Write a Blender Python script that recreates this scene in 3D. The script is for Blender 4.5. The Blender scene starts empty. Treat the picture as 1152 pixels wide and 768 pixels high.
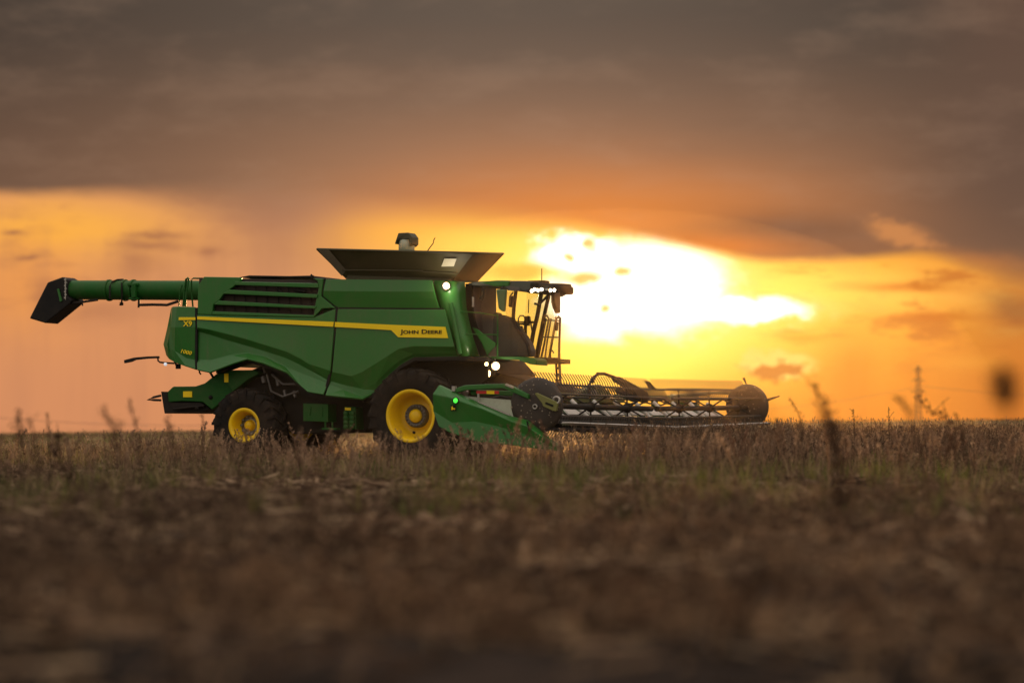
import bpy, bmesh, math, random
import numpy as np
from mathutils import Vector, Matrix
R = math.radians
random.seed(7); rng = np.random.default_rng(7)
SC = bpy.context.scene
COL = SC.collection

# ------------------------------------------------------------------ camera, sky, sun, exposure
F, YH, HC = 2900.0, 476.0, 0.91            # focal length and horizon row in pixels of a 1152x768 frame; lens height
cam_d = bpy.data.cameras.new('camera'); cam = bpy.data.objects.new('camera', cam_d); COL.objects.link(cam)
cam.location = (0, 0, HC); cam.rotation_euler = (R(90), 0, 0)
cam_d.sensor_width = 36; cam_d.lens = 36*F/1152
cam_d.shift_y = (YH-384)/1152
cam_d.clip_start = 0.1; cam_d.clip_end = 12000
cam_d.dof.use_dof = True; cam_d.dof.focus_distance = 57.5
cam_d.dof.aperture_fstop = (cam_d.lens/1000)/0.11
SC.camera = cam

SUN_AZ, SUN_EL = math.atan((735-576)/F), math.atan((YH-330)/F)
sun_d = bpy.data.lights.new('sun', 'SUN'); sun_d.energy = 4.5; sun_d.angle = R(1.5); sun_d.color = (1.0, 0.56, 0.22)
sun = bpy.data.objects.new('sun', sun_d); COL.objects.link(sun)
sdir = Vector((math.sin(SUN_AZ)*math.cos(SUN_EL), math.cos(SUN_AZ)*math.cos(SUN_EL), math.sin(SUN_EL)))
sun.rotation_euler = sdir.to_track_quat('Z', 'Y').to_euler()
sun.location = sdir*100

SC.render.engine = 'CYCLES'
SC.view_settings.view_transform = 'Standard'; SC.view_settings.look = 'None'
SC.view_settings.exposure = 0.0; SC.view_settings.gamma = 1.0
try:
    SC.cycles.use_denoising = True; SC.cycles.denoiser = 'OPENIMAGEDENOISE'
except Exception: pass
SC.cycles.max_bounces = 8; SC.cycles.transparent_max_bounces = 12
SC.cycles.sample_clamp_indirect = 8

def lin(r, g, b):
    f = lambda c: (c/255/12.92) if c/255 <= .04045 else ((c/255+.055)/1.055)**2.4
    return (f(r), f(g), f(b))

class X:
    """a node socket with arithmetic"""
    nt = None
    def __init__(s, v): s.v = v
    @staticmethod
    def m(op, *a, clamp=False):
        n = X.nt.nodes.new('ShaderNodeMath'); n.operation = op; n.use_clamp = clamp
        for i, q in enumerate(a):
            if isinstance(q, X): X.nt.links.new(q.v, n.inputs[i])
            else: n.inputs[i].default_value = q
        return X(n.outputs[0])
    def __add__(s, o): return X.m('ADD', s, o)
    __radd__ = __add__
    def __sub__(s, o): return X.m('SUBTRACT', s, o)
    def __rsub__(s, o): return X.m('SUBTRACT', o, s)
    def __mul__(s, o): return X.m('MULTIPLY', s, o)
    __rmul__ = __mul__
    def __truediv__(s, o): return X.m('DIVIDE', s, o)
    def clamp(s): return X.m('ADD', s, 0.0, clamp=True)
def sstep(x, a, b):
    n = X.nt.nodes.new('ShaderNodeMapRange'); n.interpolation_type = 'SMOOTHSTEP'; n.clamp = True
    X.nt.links.new(x.v, n.inputs[0])
    for i, q in ((1, a), (2, b)):
        if isinstance(q, X): X.nt.links.new(q.v, n.inputs[i])
        else: n.inputs[i].default_value = q
    n.inputs[3].default_value = 0; n.inputs[4].default_value = 1
    return X(n.outputs[0])
def gauss(U, V, cx, cy, sx, sy, rot=0.0):
    dx, dy = U-cx, V-cy
    if rot:
        c, s = math.cos(R(rot)), math.sin(R(rot))
        dx, dy = dx*c+dy*s, dy*c-dx*s
    dx, dy = dx*(1/sx), dy*(1/sy)
    return X.m('EXPONENT', (dx*dx+dy*dy)*-1.0)
def vec(x, y, z=0.0):
    n = X.nt.nodes.new('ShaderNodeCombineXYZ')
    for i, q in enumerate((x, y, z)):
        if isinstance(q, X): X.nt.links.new(q.v, n.inputs[i])
        else: n.inputs[i].default_value = q
    return n.outputs[0]
def noise(v, scale=1.0, detail=3.0, rough=.55):
    n = X.nt.nodes.new('ShaderNodeTexNoise'); n.inputs['Scale'].default_value = scale
    n.inputs['Detail'].default_value = detail; n.inputs['Roughness'].default_value = rough
    X.nt.links.new(v, n.inputs['Vector'])
    return X(n.outputs[0])
def mix(f, a, b):
    n = X.nt.nodes.new('ShaderNodeMix'); n.data_type = 'RGBA'; n.clamp_factor = True
    for i, q in ((0, f), (6, a), (7, b)):
        if isinstance(q, X): X.nt.links.new(q.v, n.inputs[i])
        elif isinstance(q, (int, float)): n.inputs[i].default_value = q
        else: n.inputs[i].default_value = (*q, 1)
    return X(n.outputs[2])
def addc(f, a, b):
    n = X.nt.nodes.new('ShaderNodeMix'); n.data_type = 'RGBA'; n.blend_type = 'ADD'; n.clamp_factor = False
    for i, q in ((0, f), (6, a), (7, b)):
        if isinstance(q, X): X.nt.links.new(q.v, n.inputs[i])
        elif isinstance(q, (int, float)): n.inputs[i].default_value = q
        else: n.inputs[i].default_value = (*q, 1)
    return X(n.outputs[2])

def build_sky():
    w = bpy.data.worlds.new('World'); SC.world = w; w.use_nodes = True
    nt = w.node_tree; nt.nodes.clear(); X.nt = nt
    out = nt.nodes.new('ShaderNodeOutputWorld'); bg = nt.nodes.new('ShaderNodeBackground')
    nt.links.new(bg.outputs[0], out.inputs[0])
    tc = nt.nodes.new('ShaderNodeTexCoord'); sp = nt.nodes.new('ShaderNodeSeparateXYZ')
    nt.links.new(tc.outputs['Generated'], sp.inputs[0])
    dx, dy, dz = (X(sp.outputs[i]) for i in range(3))
    ys = X.m('MAXIMUM', dy, 0.12)
    # tangent coordinates of the western sky (azimuth to the right, depression downwards)
    U0 = dx/ys*F+576.0; V0 = YH-dz/ys*F
    q = vec(U0*0.006, V0*0.016)
    n1 = noise(q, 1.0, 5, .6); n2 = noise(vec(U0*0.006+31.0, V0*0.016+7.0), 1.0, 5, .6)
    n3 = noise(vec(U0*0.003+3.0, V0*0.02), 1.0, 4, .55)
    n4 = noise(vec(U0*0.03+13.0, V0*0.045), 1.0, 4, .6)
    U = U0+(n1-.5)*70.0+(n4-.5)*26.0; V = V0+(n2-.5)*28.0+(n4-.5)*12.0
    Us = U0+(n1-.5)*24.0; Vs = V0+(n2-.5)*10.0
    # open sky under the cloud
    left = mix(sstep(V0, 250, 470), lin(221, 150, 98), lin(214, 142, 96))
    right = mix(sstep(V0, 300, 470), lin(243, 160, 62), lin(226, 132, 44))
    base = mix(sstep(U0, 330, 640), left, right)
    base = mix(sstep(U0, 960, 1160)*0.75, base, lin(206, 120, 52))
    base = mix(gauss(U, V, 60, 258, 150, 34)*0.9, base, lin(255, 180, 72))
    base = mix(gauss(U, V, 20, 320, 80, 60)*0.5, base, lin(250, 160, 66))
    base = mix(gauss(Us, Vs, 430, 262, 150, 26)*0.85, base, lin(250, 170, 72))
    base = mix(gauss(U, V, 560, 275, 110, 30)*0.8, base, lin(255, 190, 80))
    # glow round the hidden sun
    base = addc(gauss(Us, Vs, 725, 340, 300, 105)*0.65, base, (0.75, 0.36, 0.02))
    base = addc(gauss(Us, Vs, 715, 345, 170, 78)*0.95, base, (0.8, 0.75, 0.16))
    base = addc(gauss(Us, Vs, 690, 410, 110, 60)*0.7, base, (0.5, 0.45, 0.05))
    base = addc(gauss(Us, Vs, 960, 330, 150, 26)*0.4, base, (0.6, 0.45, 0.1))
    # bands and streaks on the right
    n6 = noise(vec(U0*0.011+9.0, V0*0.034+2.0), 1.0, 6, .62)
    base = mix(sstep(n6, 0.50, 0.66)*sstep(U0, 800, 980)*sstep(V0, 440, 380)*sstep(V0, 280, 310)*0.8, base, lin(206, 118, 50))
    base = mix(sstep(n6, 0.50, 0.30)*sstep(U0, 830, 980)*sstep(V0, 400, 350)*0.5, base, lin(255, 186, 84))
    base = mix(sstep(n6, 0.5, 0.72)*sstep(U0, 330, 60)*sstep(V0, 380, 330)*0.4, base, lin(184, 118, 80))
    base = mix(sstep(noise(vec(U0*0.02+4.0, V0*0.002), 1.0, 3, .5), .42, .68)*sstep(U0, 860, 960)*sstep(V0, 370, 420)*0.25, base, lin(205, 112, 40))
    base = mix(gauss(Us, Vs, 1050, 357, 50, 5)*0.8, base, lin(214, 120, 44))
    base = mix(gauss(Us, Vs, 1020, 323, 60, 6)*0.8, base, lin(222, 128, 48))
    base = mix(gauss(Us, Vs, 905, 380, 26, 5)*0.6, base, lin(228, 150, 50))
    base = mix(gauss(Us, Vs, 960, 430, 28, 60)*0.5, base, lin(222, 132, 46))
    base = mix(gauss(Us, Vs, 1085, 407, 40, 9)*0.6, base, lin(240, 158, 62))
    # rain shaft and small clouds on the left
    base = mix(gauss(Us, V0, 315, 225, 80, 90)*0.9, base, lin(180, 126, 96))
    base = mix(sstep(noise(vec(U0*0.022, V0*0.0025), 1.0, 3, .5), .42, .68)*sstep(U0, 520, 300)*sstep(V0, 225, 300)*0.22, base, lin(176, 118, 88))
    base = mix(sstep(n1, .5, .62)*sstep(U0, 420, 200)*sstep(V0, 420, 300)*0.28, base, lin(178, 116, 84))
    for cx, cy, sx, sy, k in ((180, 266, 30, 5, .7), (172, 279, 36, 6, .6), (237, 283, 16, 6, .6), (36, 290, 15, 4, .8), (8, 262, 12, 4, .8),
                              (46, 330, 16, 14, .55), (150, 300, 30, 16, .45), (115, 352, 50, 12, .3)):
        base = mix(gauss(U, V, cx, cy, sx, sy)*k, base, lin(160, 102, 74))
    # brilliant break in the cloud
    n5 = noise(vec(U0*0.075+5.0, V0*0.11), 1.0, 3, .6)
    Uc = U0+(n1-.5)*50.0+(n4-.5)*60.0+(n5-.5)*22.0; Vc = V0+(n2-.5)*24.0+(n4-.5)*30.0+(n5-.5)*12.0
    core = X.m('MAXIMUM', gauss(Uc, Vc, 732, 322, 106, 60, 8), gauss(Uc, Vc, 838, 349, 84, 16))
    core = X.m('MAXIMUM', core, gauss(Uc, Vc, 655, 284, 62, 25))
    core = X.m('MAXIMUM', core, gauss(Uc, Vc, 672, 344, 64, 44))
    halo = sstep(core, 0.06, 0.42)
    base = mix(halo*0.7, base, (1.05, 0.80, 0.20))
    cm = sstep(core, 0.26, 0.74)
    base = mix(cm, base, (2.3, 1.95, 1.45))
    for cx, cy, sx, sy in ((699, 305, 14, 7), (658, 313, 24, 10), (666, 275, 9, 8), (640, 289, 6, 5), (684, 348, 9, 5), (585, 305, 44, 12)):
        base = mix(sstep(gauss(Us+(n4-.5)*30.0, Vs+(n4-.5)*16.0, cx, cy, sx, sy), .2, .9)*0.92, base, lin(255, 190, 76))
    # puffy cloud with a lit rim
    pf = gauss(Us+(n4-.5)*56.0+(n5-.5)*26.0, Vs+(n4-.5)*30.0+(n5-.5)*14.0, 876, 411, 40, 15)
    base = mix(sstep(pf, .15, .5)*.85, base, lin(255, 222, 118))
    n7 = noise(vec(U0*0.05+2.0, V0*0.07+8.0), 1.0, 4, .6)
    pf2 = gauss(Us+(n7-.5)*70.0, Vs+(n7-.5)*34.0+(n5-.5)*10.0, 876, 418, 36, 11)
    base = mix(sstep(pf2, .16, .62)*.9, base, lin(196, 112, 44))
    # heavy cloud deck above
    fc = nt.nodes.new('ShaderNodeFloatCurve'); c = fc.mapping.curves[0]
    prof = [(-200, 214), (0, 216), (150, 219), (215, 226), (300, 236), (380, 234), (450, 238), (560, 247), (690, 262), (790, 280), (850, 293), (960, 291), (1045, 287), (1100, 300), (1152, 312), (1400, 330)]
    pts = [((u+200)/1600, v/768) for u, v in prof]
    while len(c.points) < len(pts): c.points.new(0, 0)
    for p, (u, v) in zip(c.points, pts): p.location = (u, v); p.handle_type = 'AUTO'
    fc.mapping.update()
    nt.links.new(((U0+200.0)*(1/1600)).clamp().v, fc.inputs['Value'])
    edge = X(fc.outputs[0])*768.0+(n2-.5)*16.0+(n1-.5)*10.0
    dd = edge-V0                                         # height above the cloud's base
    soft = 8.5+gauss(U0, V0, 290, 250, 130, 200)*30.0+gauss(U0, V0, 560, 250, 120, 200)*16.0+sstep(U0, 1040, 1150)*12.0
    cmask = sstep(dd/soft, -1.0, 1.0)
    mid = gauss(U0, V0*0+0.0, 590, 0, 440, 1.0)
    top = mix(mid, lin(70, 59, 51), lin(102, 87, 75))
    low = mix(mid, lin(104, 78, 62), lin(172, 126, 94))
    cl = mix(sstep(V0+(n3-.5)*50.0, 0, 250), top, low)
    cl = mix(gauss(U0, V0+(n3-.5)*24.0, 670, 252, 250, 64)*0.85, cl, lin(240, 140, 56))
    cl = mix(gauss(Us, Vs, 890, 264, 120, 26)*0.8, cl, lin(128, 90, 66))
    cl = mix(gauss(Us, Vs, 790, 278, 90, 15)*0.7, cl, lin(232, 122, 36))
    cl = mix(sstep(U0, 960, 1150)*sstep(V0, 330, 200)*.8, cl, lin(104, 80, 66))
    cl = mix(sstep(n3, .42, .7)*0.09, cl, lin(80, 64, 56))
    cl = mix(sstep(n2, .45, .72)*0.10, cl, lin(200, 160, 130))
    wisp = gauss(U+(n4-.5)*50.0+(n5-.5)*24.0, V+(n4-.5)*34.0+(n5-.5)*14.0, 1012, 262, 44, 15, 14)
    cl = mix(sstep(wisp, .15, .9)*0.8, cl, lin(216, 142, 82))
    wisp2 = gauss(U, V, 1100, 292, 70, 12, 8)
    cl = mix(wisp2*0.5, cl, lin(206, 128, 66))
    sky = mix(cmask, base, cl)
    sky = mix(gauss(U, V, 1140, 345, 34, 26)*0.75, sky, lin(158, 98, 56))
    sky = mix(sstep(V0, YH-2.0, YH+60.0), sky, lin(120, 80, 50))
    # the rest of the dome: clear evening sky
    ns = nt.nodes.new('ShaderNodeTexSky'); ns.sky_type = 'NISHITA'; ns.sun_disc = False
    ns.sun_elevation = SUN_EL; ns.sun_rotation = SUN_AZ; ns.air_density = 1.2; ns.dust_density = 2.0
    rear = addc(1.0, X(ns.outputs[0]), (0, 0, 0))
    n = nt.nodes.new('ShaderNodeMix'); n.data_type = 'RGBA'; n.blend_type = 'MULTIPLY'; n.inputs[0].default_value = 1
    nt.links.new(ns.outputs[0], n.inputs[6]); n.inputs[7].default_value = (NSKY,)*3+(1,)
    rear = X(n.outputs[2])
    rear = addc(1.0, rear, REAR_ADD)
    g = nt.nodes.new('ShaderNodeMix'); g.data_type = 'RGBA'; g.blend_type = 'MULTIPLY'; g.inputs[0].default_value = 1
    nt.links.new(rear.v, g.inputs[6]); kk = sstep(dz, -0.05, 0.75)*0.95+0.55
    nt.links.new(vec(kk, kk, kk), g.inputs[7]); rear = X(g.outputs[2])
    front = sstep(dy, 0.25, 0.75)*sstep(dz, 0.62, 0.30)
    res = mix(front, rear, sky)
    nt.links.new(res.v, bg.inputs[0]); bg.inputs[1].default_value = 1.0
    w.cycles.sampling_method = 'MANUAL'; w.cycles.sample_map_resolution = 1024
NSKY, REAR_ADD = 0.12, (0.66, 0.56, 0.47)
build_sky()

# ------------------------------------------------------------------ helpers
A = R(22.0)
CO = Vector((-1.61, 60.36, 0.0))          # harvester origin: ground under the middle of its front axle
ex, ey = Vector((math.cos(A), -math.sin(A), 0)), Vector((math.sin(A), math.cos(A), 0))
CAM = Vector((0, 0, HC))
def ray(px, py): return Vector(((px-576)/F, 1.0, (YH-py)/F))
def L(px, py, ly):
    """point of the harvester's lengthwise plane y=ly"""
    d = ray(px, py); t = (ly-(CAM-CO).dot(ey))/d.dot(ey)
    p = CAM+d*t-CO
    return Vector((p.dot(ex), ly, p.z))
def M(px, py, lx):
    """point of the harvester's crosswise plane x=lx"""
    d = ray(px, py); t = (lx-(CAM-CO).dot(ex))/d.dot(ex)
    p = CAM+d*t-CO
    return Vector((lx, p.dot(ey), p.z))

class MB:
    def __init__(s): s.v = []; s.f = []; s.sm = []
    def add(s, vs, fs, smooth=False):
        o = len(s.v); s.v += [tuple(v) for v in vs]
        for f in fs: s.f.append([i+o for i in f]); s.sm.append(smooth)
        return s
    def box(s, c, d, rot=None):
        m = rot if rot is not None else Matrix.Identity(3)
        vs = [Vector(c)+m@Vector((d[0]*i/2, d[1]*j/2, d[2]*k/2)) for i in (-1, 1) for j in (-1, 1) for k in (-1, 1)]
        return s.add(vs, [(0, 1, 3, 2), (4, 6, 7, 5), (0, 4, 5, 1), (2, 3, 7, 6), (0, 2, 6, 4), (1, 5, 7, 3)])
    def prism(s, poly, y0, y1):
        """polygon of (x,z) points, from y0 to y1"""
        n = len(poly)
        vs = [(p[0], y0, p[1]) for p in poly]+[(p[0], y1, p[1]) for p in poly]
        fs = [tuple(range(n)), tuple(range(2*n-1, n-1, -1))]+[(i, i+n, (i+1) % n+n, (i+1) % n) for i in range(n)]
        return s.add(vs, fs)
    def prismx(s, poly, x0, x1):
        n = len(poly)
        vs = [(x0, p[0], p[1]) for p in poly]+[(x1, p[0], p[1]) for p in poly]
        fs = [tuple(range(n)), tuple(range(2*n-1, n-1, -1))]+[(i, i+n, (i+1) % n+n, (i+1) % n) for i in range(n)]
        return s.add(vs, fs)
    def pp(s, pix, y0, th):
        """pixel outline on plane y0, thickened away from the viewer"""
        return s.prism([(L(a, b, y0).x, L(a, b, y0).z) for a, b in pix], y0, y0+th)
    def tube(s, pts, r, seg=8, r2=None, cap=True):
        pts = [Vector(p) for p in pts]; n = len(pts); vs = []
        up = Vector((0.13, 0.27, 0.95))
        for i, p in enumerate(pts):
            d = (pts[min(i+1, n-1)]-pts[max(i-1, 0)]).normalized()
            a = d.cross(up)
            if a.length < 1e-3: a = d.cross(Vector((1, 0, 0)))
            a.normalize(); b = d.cross(a)
            rr = r if r2 is None else r+(r2-r)*i/(n-1)
            for k in range(seg):
                t = 2*math.pi*k/seg; vs.append(p+a*math.cos(t)*rr+b*math.sin(t)*rr)
        fs = [(i*seg+k, i*seg+(k+1) % seg, (i+1)*seg+(k+1) % seg, (i+1)*seg+k) for i in range(n-1) for k in range(seg)]
        s.add(vs, fs, True)
        if cap: s.add(vs[:seg], [tuple(range(seg))]); s.add(vs[-seg:], [tuple(range(seg))])
        return s
    def lathe(s, prof, c, axis='y', seg=48, smooth=True, close=False):
        """profile of (radius, offset along the axis)"""
        n = len(prof); vs = []
        for r, h in prof:
            for k in range(seg):
                t = 2*math.pi*k/seg
                q = {'y': (r*math.cos(t), h, r*math.sin(t)), 'z': (r*math.cos(t), r*math.sin(t), h), 'x': (h, r*math.cos(t), r*math.sin(t))}[axis]
                vs.append(Vector(c)+Vector(q))
        fs = [(i*seg+k, i*seg+(k+1) % seg, ((i+1) % n)*seg+(k+1) % seg, ((i+1) % n)*seg+k) for i in range(n if close else n-1) for k in range(seg)]
        return s.add(vs, fs, smooth)
    def grid(s, rows, smooth=False):
        n = len(rows[0]); vs = [p for r in rows for p in r]
        fs = [(i*n+j, (i+1)*n+j, (i+1)*n+j+1, i*n+j+1) for i in range(len(rows)-1) for j in range(n-1)]
        return s.add(vs, fs, smooth)
    def build(s, name, m, parent=None, bevel=0, solid=0, seg=2):
        me = bpy.data.meshes.new(name); me.from_pydata(s.v, [], s.f); me.update()
        me.polygons.foreach_set('use_smooth', s.sm)
        bm = bmesh.new(); bm.from_mesh(me)
        if not solid: bmesh.ops.recalc_face_normals(bm, faces=bm.faces)
        bm.to_mesh(me); bm.free()
        me.materials.append(m)
        o = bpy.data.objects.new(name, me); COL.objects.link(o)
        if parent: o.parent = parent
        if solid:
            md = o.modifiers.new('solid', 'SOLIDIFY'); md.thickness = abs(solid); md.offset = -1 if solid > 0 else 1
        if bevel:
            md = o.modifiers.new('bevel', 'BEVEL'); md.width = bevel; md.segments = seg; md.limit_method = 'ANGLE'; md.angle_limit = R(28)
            md.harden_normals = False
        return o
def tag(o, label=None, cat=None, group=None, kind=None):
    for k, v in (('label', label), ('category', cat), ('group', group), ('kind', kind)):
        if v: o[k] = v
    return o
def empty(name, loc, rz=0):
    o = bpy.data.objects.new(name, None); COL.objects.link(o); o.location = loc; o.rotation_euler = (0, 0, rz); o.empty_display_size = .2
    return o
def copy_tree(o, parent=None):
    c = o.copy(); COL.objects.link(c); c.parent = parent
    for ch in [q for q in bpy.data.objects if q.parent == o]: copy_tree(ch, c)
    return c

# ------------------------------------------------------------------ materials
def mat(name, col, rough=.5, metal=0, coat=0, dust=0, dustcol=(.12, .085, .055), scale=1.6, bump=0, bscale=40, emit=0, spec=.5, streak=0):
    m = bpy.data.materials.new(name); m.use_nodes = True; nt = m.node_tree; X.nt = nt
    p = nt.nodes['Principled BSDF']
    p.inputs['Base Color'].default_value = (*col, 1); p.inputs['Roughness'].default_value = rough; p.inputs['Metallic'].default_value = metal
    p.inputs['Specular IOR Level'].default_value = spec; p.inputs['Coat Weight'].default_value = coat; p.inputs['Coat Roughness'].default_value = .12
    if emit:
        p.inputs['Emission Color'].default_value = (*col, 1); p.inputs['Emission Strength'].default_value = emit
    tc = nt.nodes.new('ShaderNodeTexCoord').outputs['Object']
    if dust:
        a = noise(tc, scale, 6, .65); b = noise(tc, scale*9, 4, .6)
        f = (sstep(a, .38, .72)*.7+sstep(b, .5, .75)*.5)*dust
        if streak:
            mp = nt.nodes.new('ShaderNodeMapping'); mp.inputs['Scale'].default_value = (3.2, 3.2, .35); nt.links.new(tc, mp.inputs[0])
            f = f+sstep(noise(mp.outputs[0], 2.4, 5, .7), .52, .8)*streak
        c = mix(f, col, dustcol)
        nt.links.new(c.v, p.inputs['Base Color'])
        nt.links.new((f*.5+rough).clamp().v, p.inputs['Roughness'])
    if bump:
        bn = nt.nodes.new('ShaderNodeBump'); bn.inputs['Strength'].default_value = bump; bn.inputs['Distance'].default_value = .02
        nt.links.new(noise(tc, bscale, 4, .6).v, bn.inputs['Height']); nt.links.new(bn.outputs[0], p.inputs['Normal'])
    return m
GREEN = mat('green_paint', (.018, .128, .017), .34, 0, .22, dust=.18, spec=.3, streak=.30)
GREEN2 = mat('green_frame_paint', (.008, .080, .009), .5, dust=.25, spec=.2)
TANK = mat('tank_extension_paint', (.055, .048, .018), .6, 0, 0, dust=.35)
YELLOW = mat('yellow_paint', (.84, .53, .006), .4, 0, .1, dust=.22, spec=.25)
DECAL = mat('yellow_decal', (.88, .62, .012), .45, spec=.25)
RUBBER = mat('tyre_rubber', (.014, .012, .011), .9, dust=.6, dustcol=(.06, .04, .028), scale=2.5, bump=.4, bscale=30, spec=.15)
BLACK = mat('black_plastic', (.007, .006, .006), .6, dust=.10, spec=.2)
DARK = mat('dark_metal', (.016, .013, .011), .65, .1, dust=.3, dustcol=(.07, .045, .03), spec=.2)
SCREEN = mat('radiator_mesh', (.030, .018, .013), .8, dust=.4, dustcol=(.07,.045,.03))
STEEL = mat('worn_steel', (.42, .39, .36), .35, .8, dust=.3)
LIGHTP = mat('pale_panel', (.42, .44, .34), .5, dust=.4)
GUARD = mat('bright_guard', (.60, .55, .50), .4, dust=.35)
BELT = mat('draper_rubber', (.04, .036, .033), .6, dust=.5)
SHIELD = mat('shield_plastic', (.028, .018, .012), .5, dust=.25, scale=5, dustcol=(.1,.06,.035))
RED = mat('red_reflector', (.5, .012, .01), .35)
CREAM = mat('pale_plate', (.5, .47, .36), .5)
SEATM = mat('seat_fabric', (.05, .04, .04), .9)
WALLM = mat('cab_trim', (.20, .15, .15), .8)
REFL = mat('lit_reflector', (1, .72, .42), .4, emit=1.3)
def glow(name, col, s): return mat(name, col, .4, emit=s)
LAMP = glow('lit_lamp', (1, .88, .68), 40)
AMBER = glow('lit_amber_lamp', (1, .62, .25), 12)
LAMPG = glow('lit_green_lamp', (.07, .85, .06), 1.3)
def glassmat():
    m = bpy.data.materials.new('cab_glass'); m.use_nodes = True; nt = m.node_tree; nt.nodes.clear()
    out = nt.nodes.new('ShaderNodeOutputMaterial'); mx = nt.nodes.new('ShaderNodeMixShader')
    t = nt.nodes.new('ShaderNodeBsdfTransparent'); t.inputs[0].default_value = (.86, .86, .82, 1)
    g = nt.nodes.new('ShaderNodeBsdfGlossy'); g.inputs['Roughness'].default_value = .03
    fr = nt.nodes.new('ShaderNodeFresnel'); X.nt = nt
    gm = nt.nodes.new('ShaderNodeNewGeometry'); bf = X(gm.outputs['Backfacing'])
    nt.links.new((1.45-bf*(1.45-1/1.45)).v, fr.inputs[0])
    nt.links.new((X(fr.outputs[0])*.6).v, mx.inputs[0]); nt.links.new(t.outputs[0], mx.inputs[1]); nt.links.new(g.outputs[0], mx.inputs[2])
    nt.links.new(mx.outputs[0], out.inputs[0]); return m
GLASS = glassmat()
def mirrormat():
    return mat('mirror_housing', (.02, .085, .03), .5)

# ------------------------------------------------------------------ terrain
def vnoise(x, y, s, seed):
    g = np.random.default_rng(seed).random((256, 256))
    x, y = np.asarray(x)/s, np.asarray(y)/s
    xi, yi = np.floor(x).astype(int), np.floor(y).astype(int); fx, fy = x-xi, y-yi
    fx, fy = fx*fx*(3-2*fx), fy*fy*(3-2*fy)
    h = lambda i, j: g[i % 256, j % 256]
    return (h(xi, yi)*(1-fx)+h(xi+1, yi)*fx)*(1-fy)+(h(xi, yi+1)*(1-fx)+h(xi+1, yi+1)*fx)*fy-.5
def ground_z(x, y):
    x, y = np.asarray(x, float), np.asarray(y, float)
    t = np.clip(x/np.maximum(y, 1), -.4, .4)
    s = np.clip((y-80)/220, 0, 1); s = s*s*(3-2*s)
    z = s*(.42+4.4*t)-.012*np.maximum(y-330, 0)
    z = z+.20*vnoise(x, y, 3.1, 1)*np.clip((46-y)/14, 0, 1)+.17*vnoise(x, y, .95, 2)*np.clip((40-y)/14, 0, 1)+.06*vnoise(x, y, .33, 4)*np.clip((30-y)/10, 0, 1)
    z = z+.15*vnoise(x, y, 14, 3)*np.clip((y-75)/60, 0, 1)
    return z
def soil_material():
    m = bpy.data.materials.new('field_soil'); m.use_nodes = True; nt = m.node_tree; X.nt = nt
    p = nt.nodes['Principled BSDF']; p.inputs['Roughness'].default_value = .95; p.inputs['Specular IOR Level'].default_value = .1
    tc = nt.nodes.new('ShaderNodeTexCoord').outputs['Object']
    a = noise(tc, .5, 6, .6); b = noise(tc, 4, 6, .7); c3 = noise(tc, 24, 4, .7)
    c = mix(sstep(a, .35, .65), (.050, .032, .022), (.11, .075, .048))
    sp = nt.nodes.new('ShaderNodeSeparateXYZ'); nt.links.new(tc, sp.inputs[0]); far = sstep(X(sp.outputs[1])+(a-.5)*16.0-X.m('ABSOLUTE', X(sp.outputs[0])-.5)*3.2, 7.0, 22.0)  # mask: low on the near ground and out toward the sides
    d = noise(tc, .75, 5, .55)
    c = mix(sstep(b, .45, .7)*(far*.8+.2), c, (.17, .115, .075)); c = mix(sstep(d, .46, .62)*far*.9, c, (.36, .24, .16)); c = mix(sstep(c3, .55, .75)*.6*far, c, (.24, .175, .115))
    c = mix(1.0-far, c, mix(sstep(d, .45, .65), (.013, .009, .007), (.042, .027, .020)))  # lens falloff painted into the soil colour: darker near the camera and sides
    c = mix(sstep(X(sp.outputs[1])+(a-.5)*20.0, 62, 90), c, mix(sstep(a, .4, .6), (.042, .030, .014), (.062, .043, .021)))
    hs = nt.nodes.new('ShaderNodeHueSaturation'); hs.inputs['Value'].default_value = .84; hs.inputs['Saturation'].default_value = 1.05; nt.links.new(c.v, hs.inputs['Color'])
    nt.links.new(hs.outputs[0], p.inputs['Base Color'])
    bn = nt.nodes.new('ShaderNodeBump'); bn.inputs['Strength'].default_value = .8; bn.inputs['Distance'].default_value = .05
    nt.links.new((b+c3*.4).v, bn.inputs['Height']); nt.links.new(bn.outputs[0], p.inputs['Normal'])
    return m
def build_ground():
    ys = np.concatenate([[-400, -120, -40, -15, -5, 0, 3], np.geomspace(5, 60, 330), np.geomspace(60.6, 330, 120), np.geomspace(336, 9000, 60)])
    ts = np.concatenate([np.linspace(-1.6, -.36, 30), np.linspace(-.35, .35, 240), np.linspace(.36, 1.6, 30)])
    Y, T = np.meshgrid(ys, ts, indexing='ij'); Xx = T*(np.abs(Y)+6)
    Z = ground_z(Xx, Y)
    v = np.stack([Xx, Y, Z], -1).reshape(-1, 3); n = len(ts)
    i, j = np.meshgrid(np.arange(len(ys)-1), np.arange(n-1), indexing='ij'); b = (i*n+j).ravel()
    q = np.stack([b, b+1, b+n+1, b+n], -1)
    return np_mesh('ground', v, q, soil_material(), smooth=True)
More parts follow.
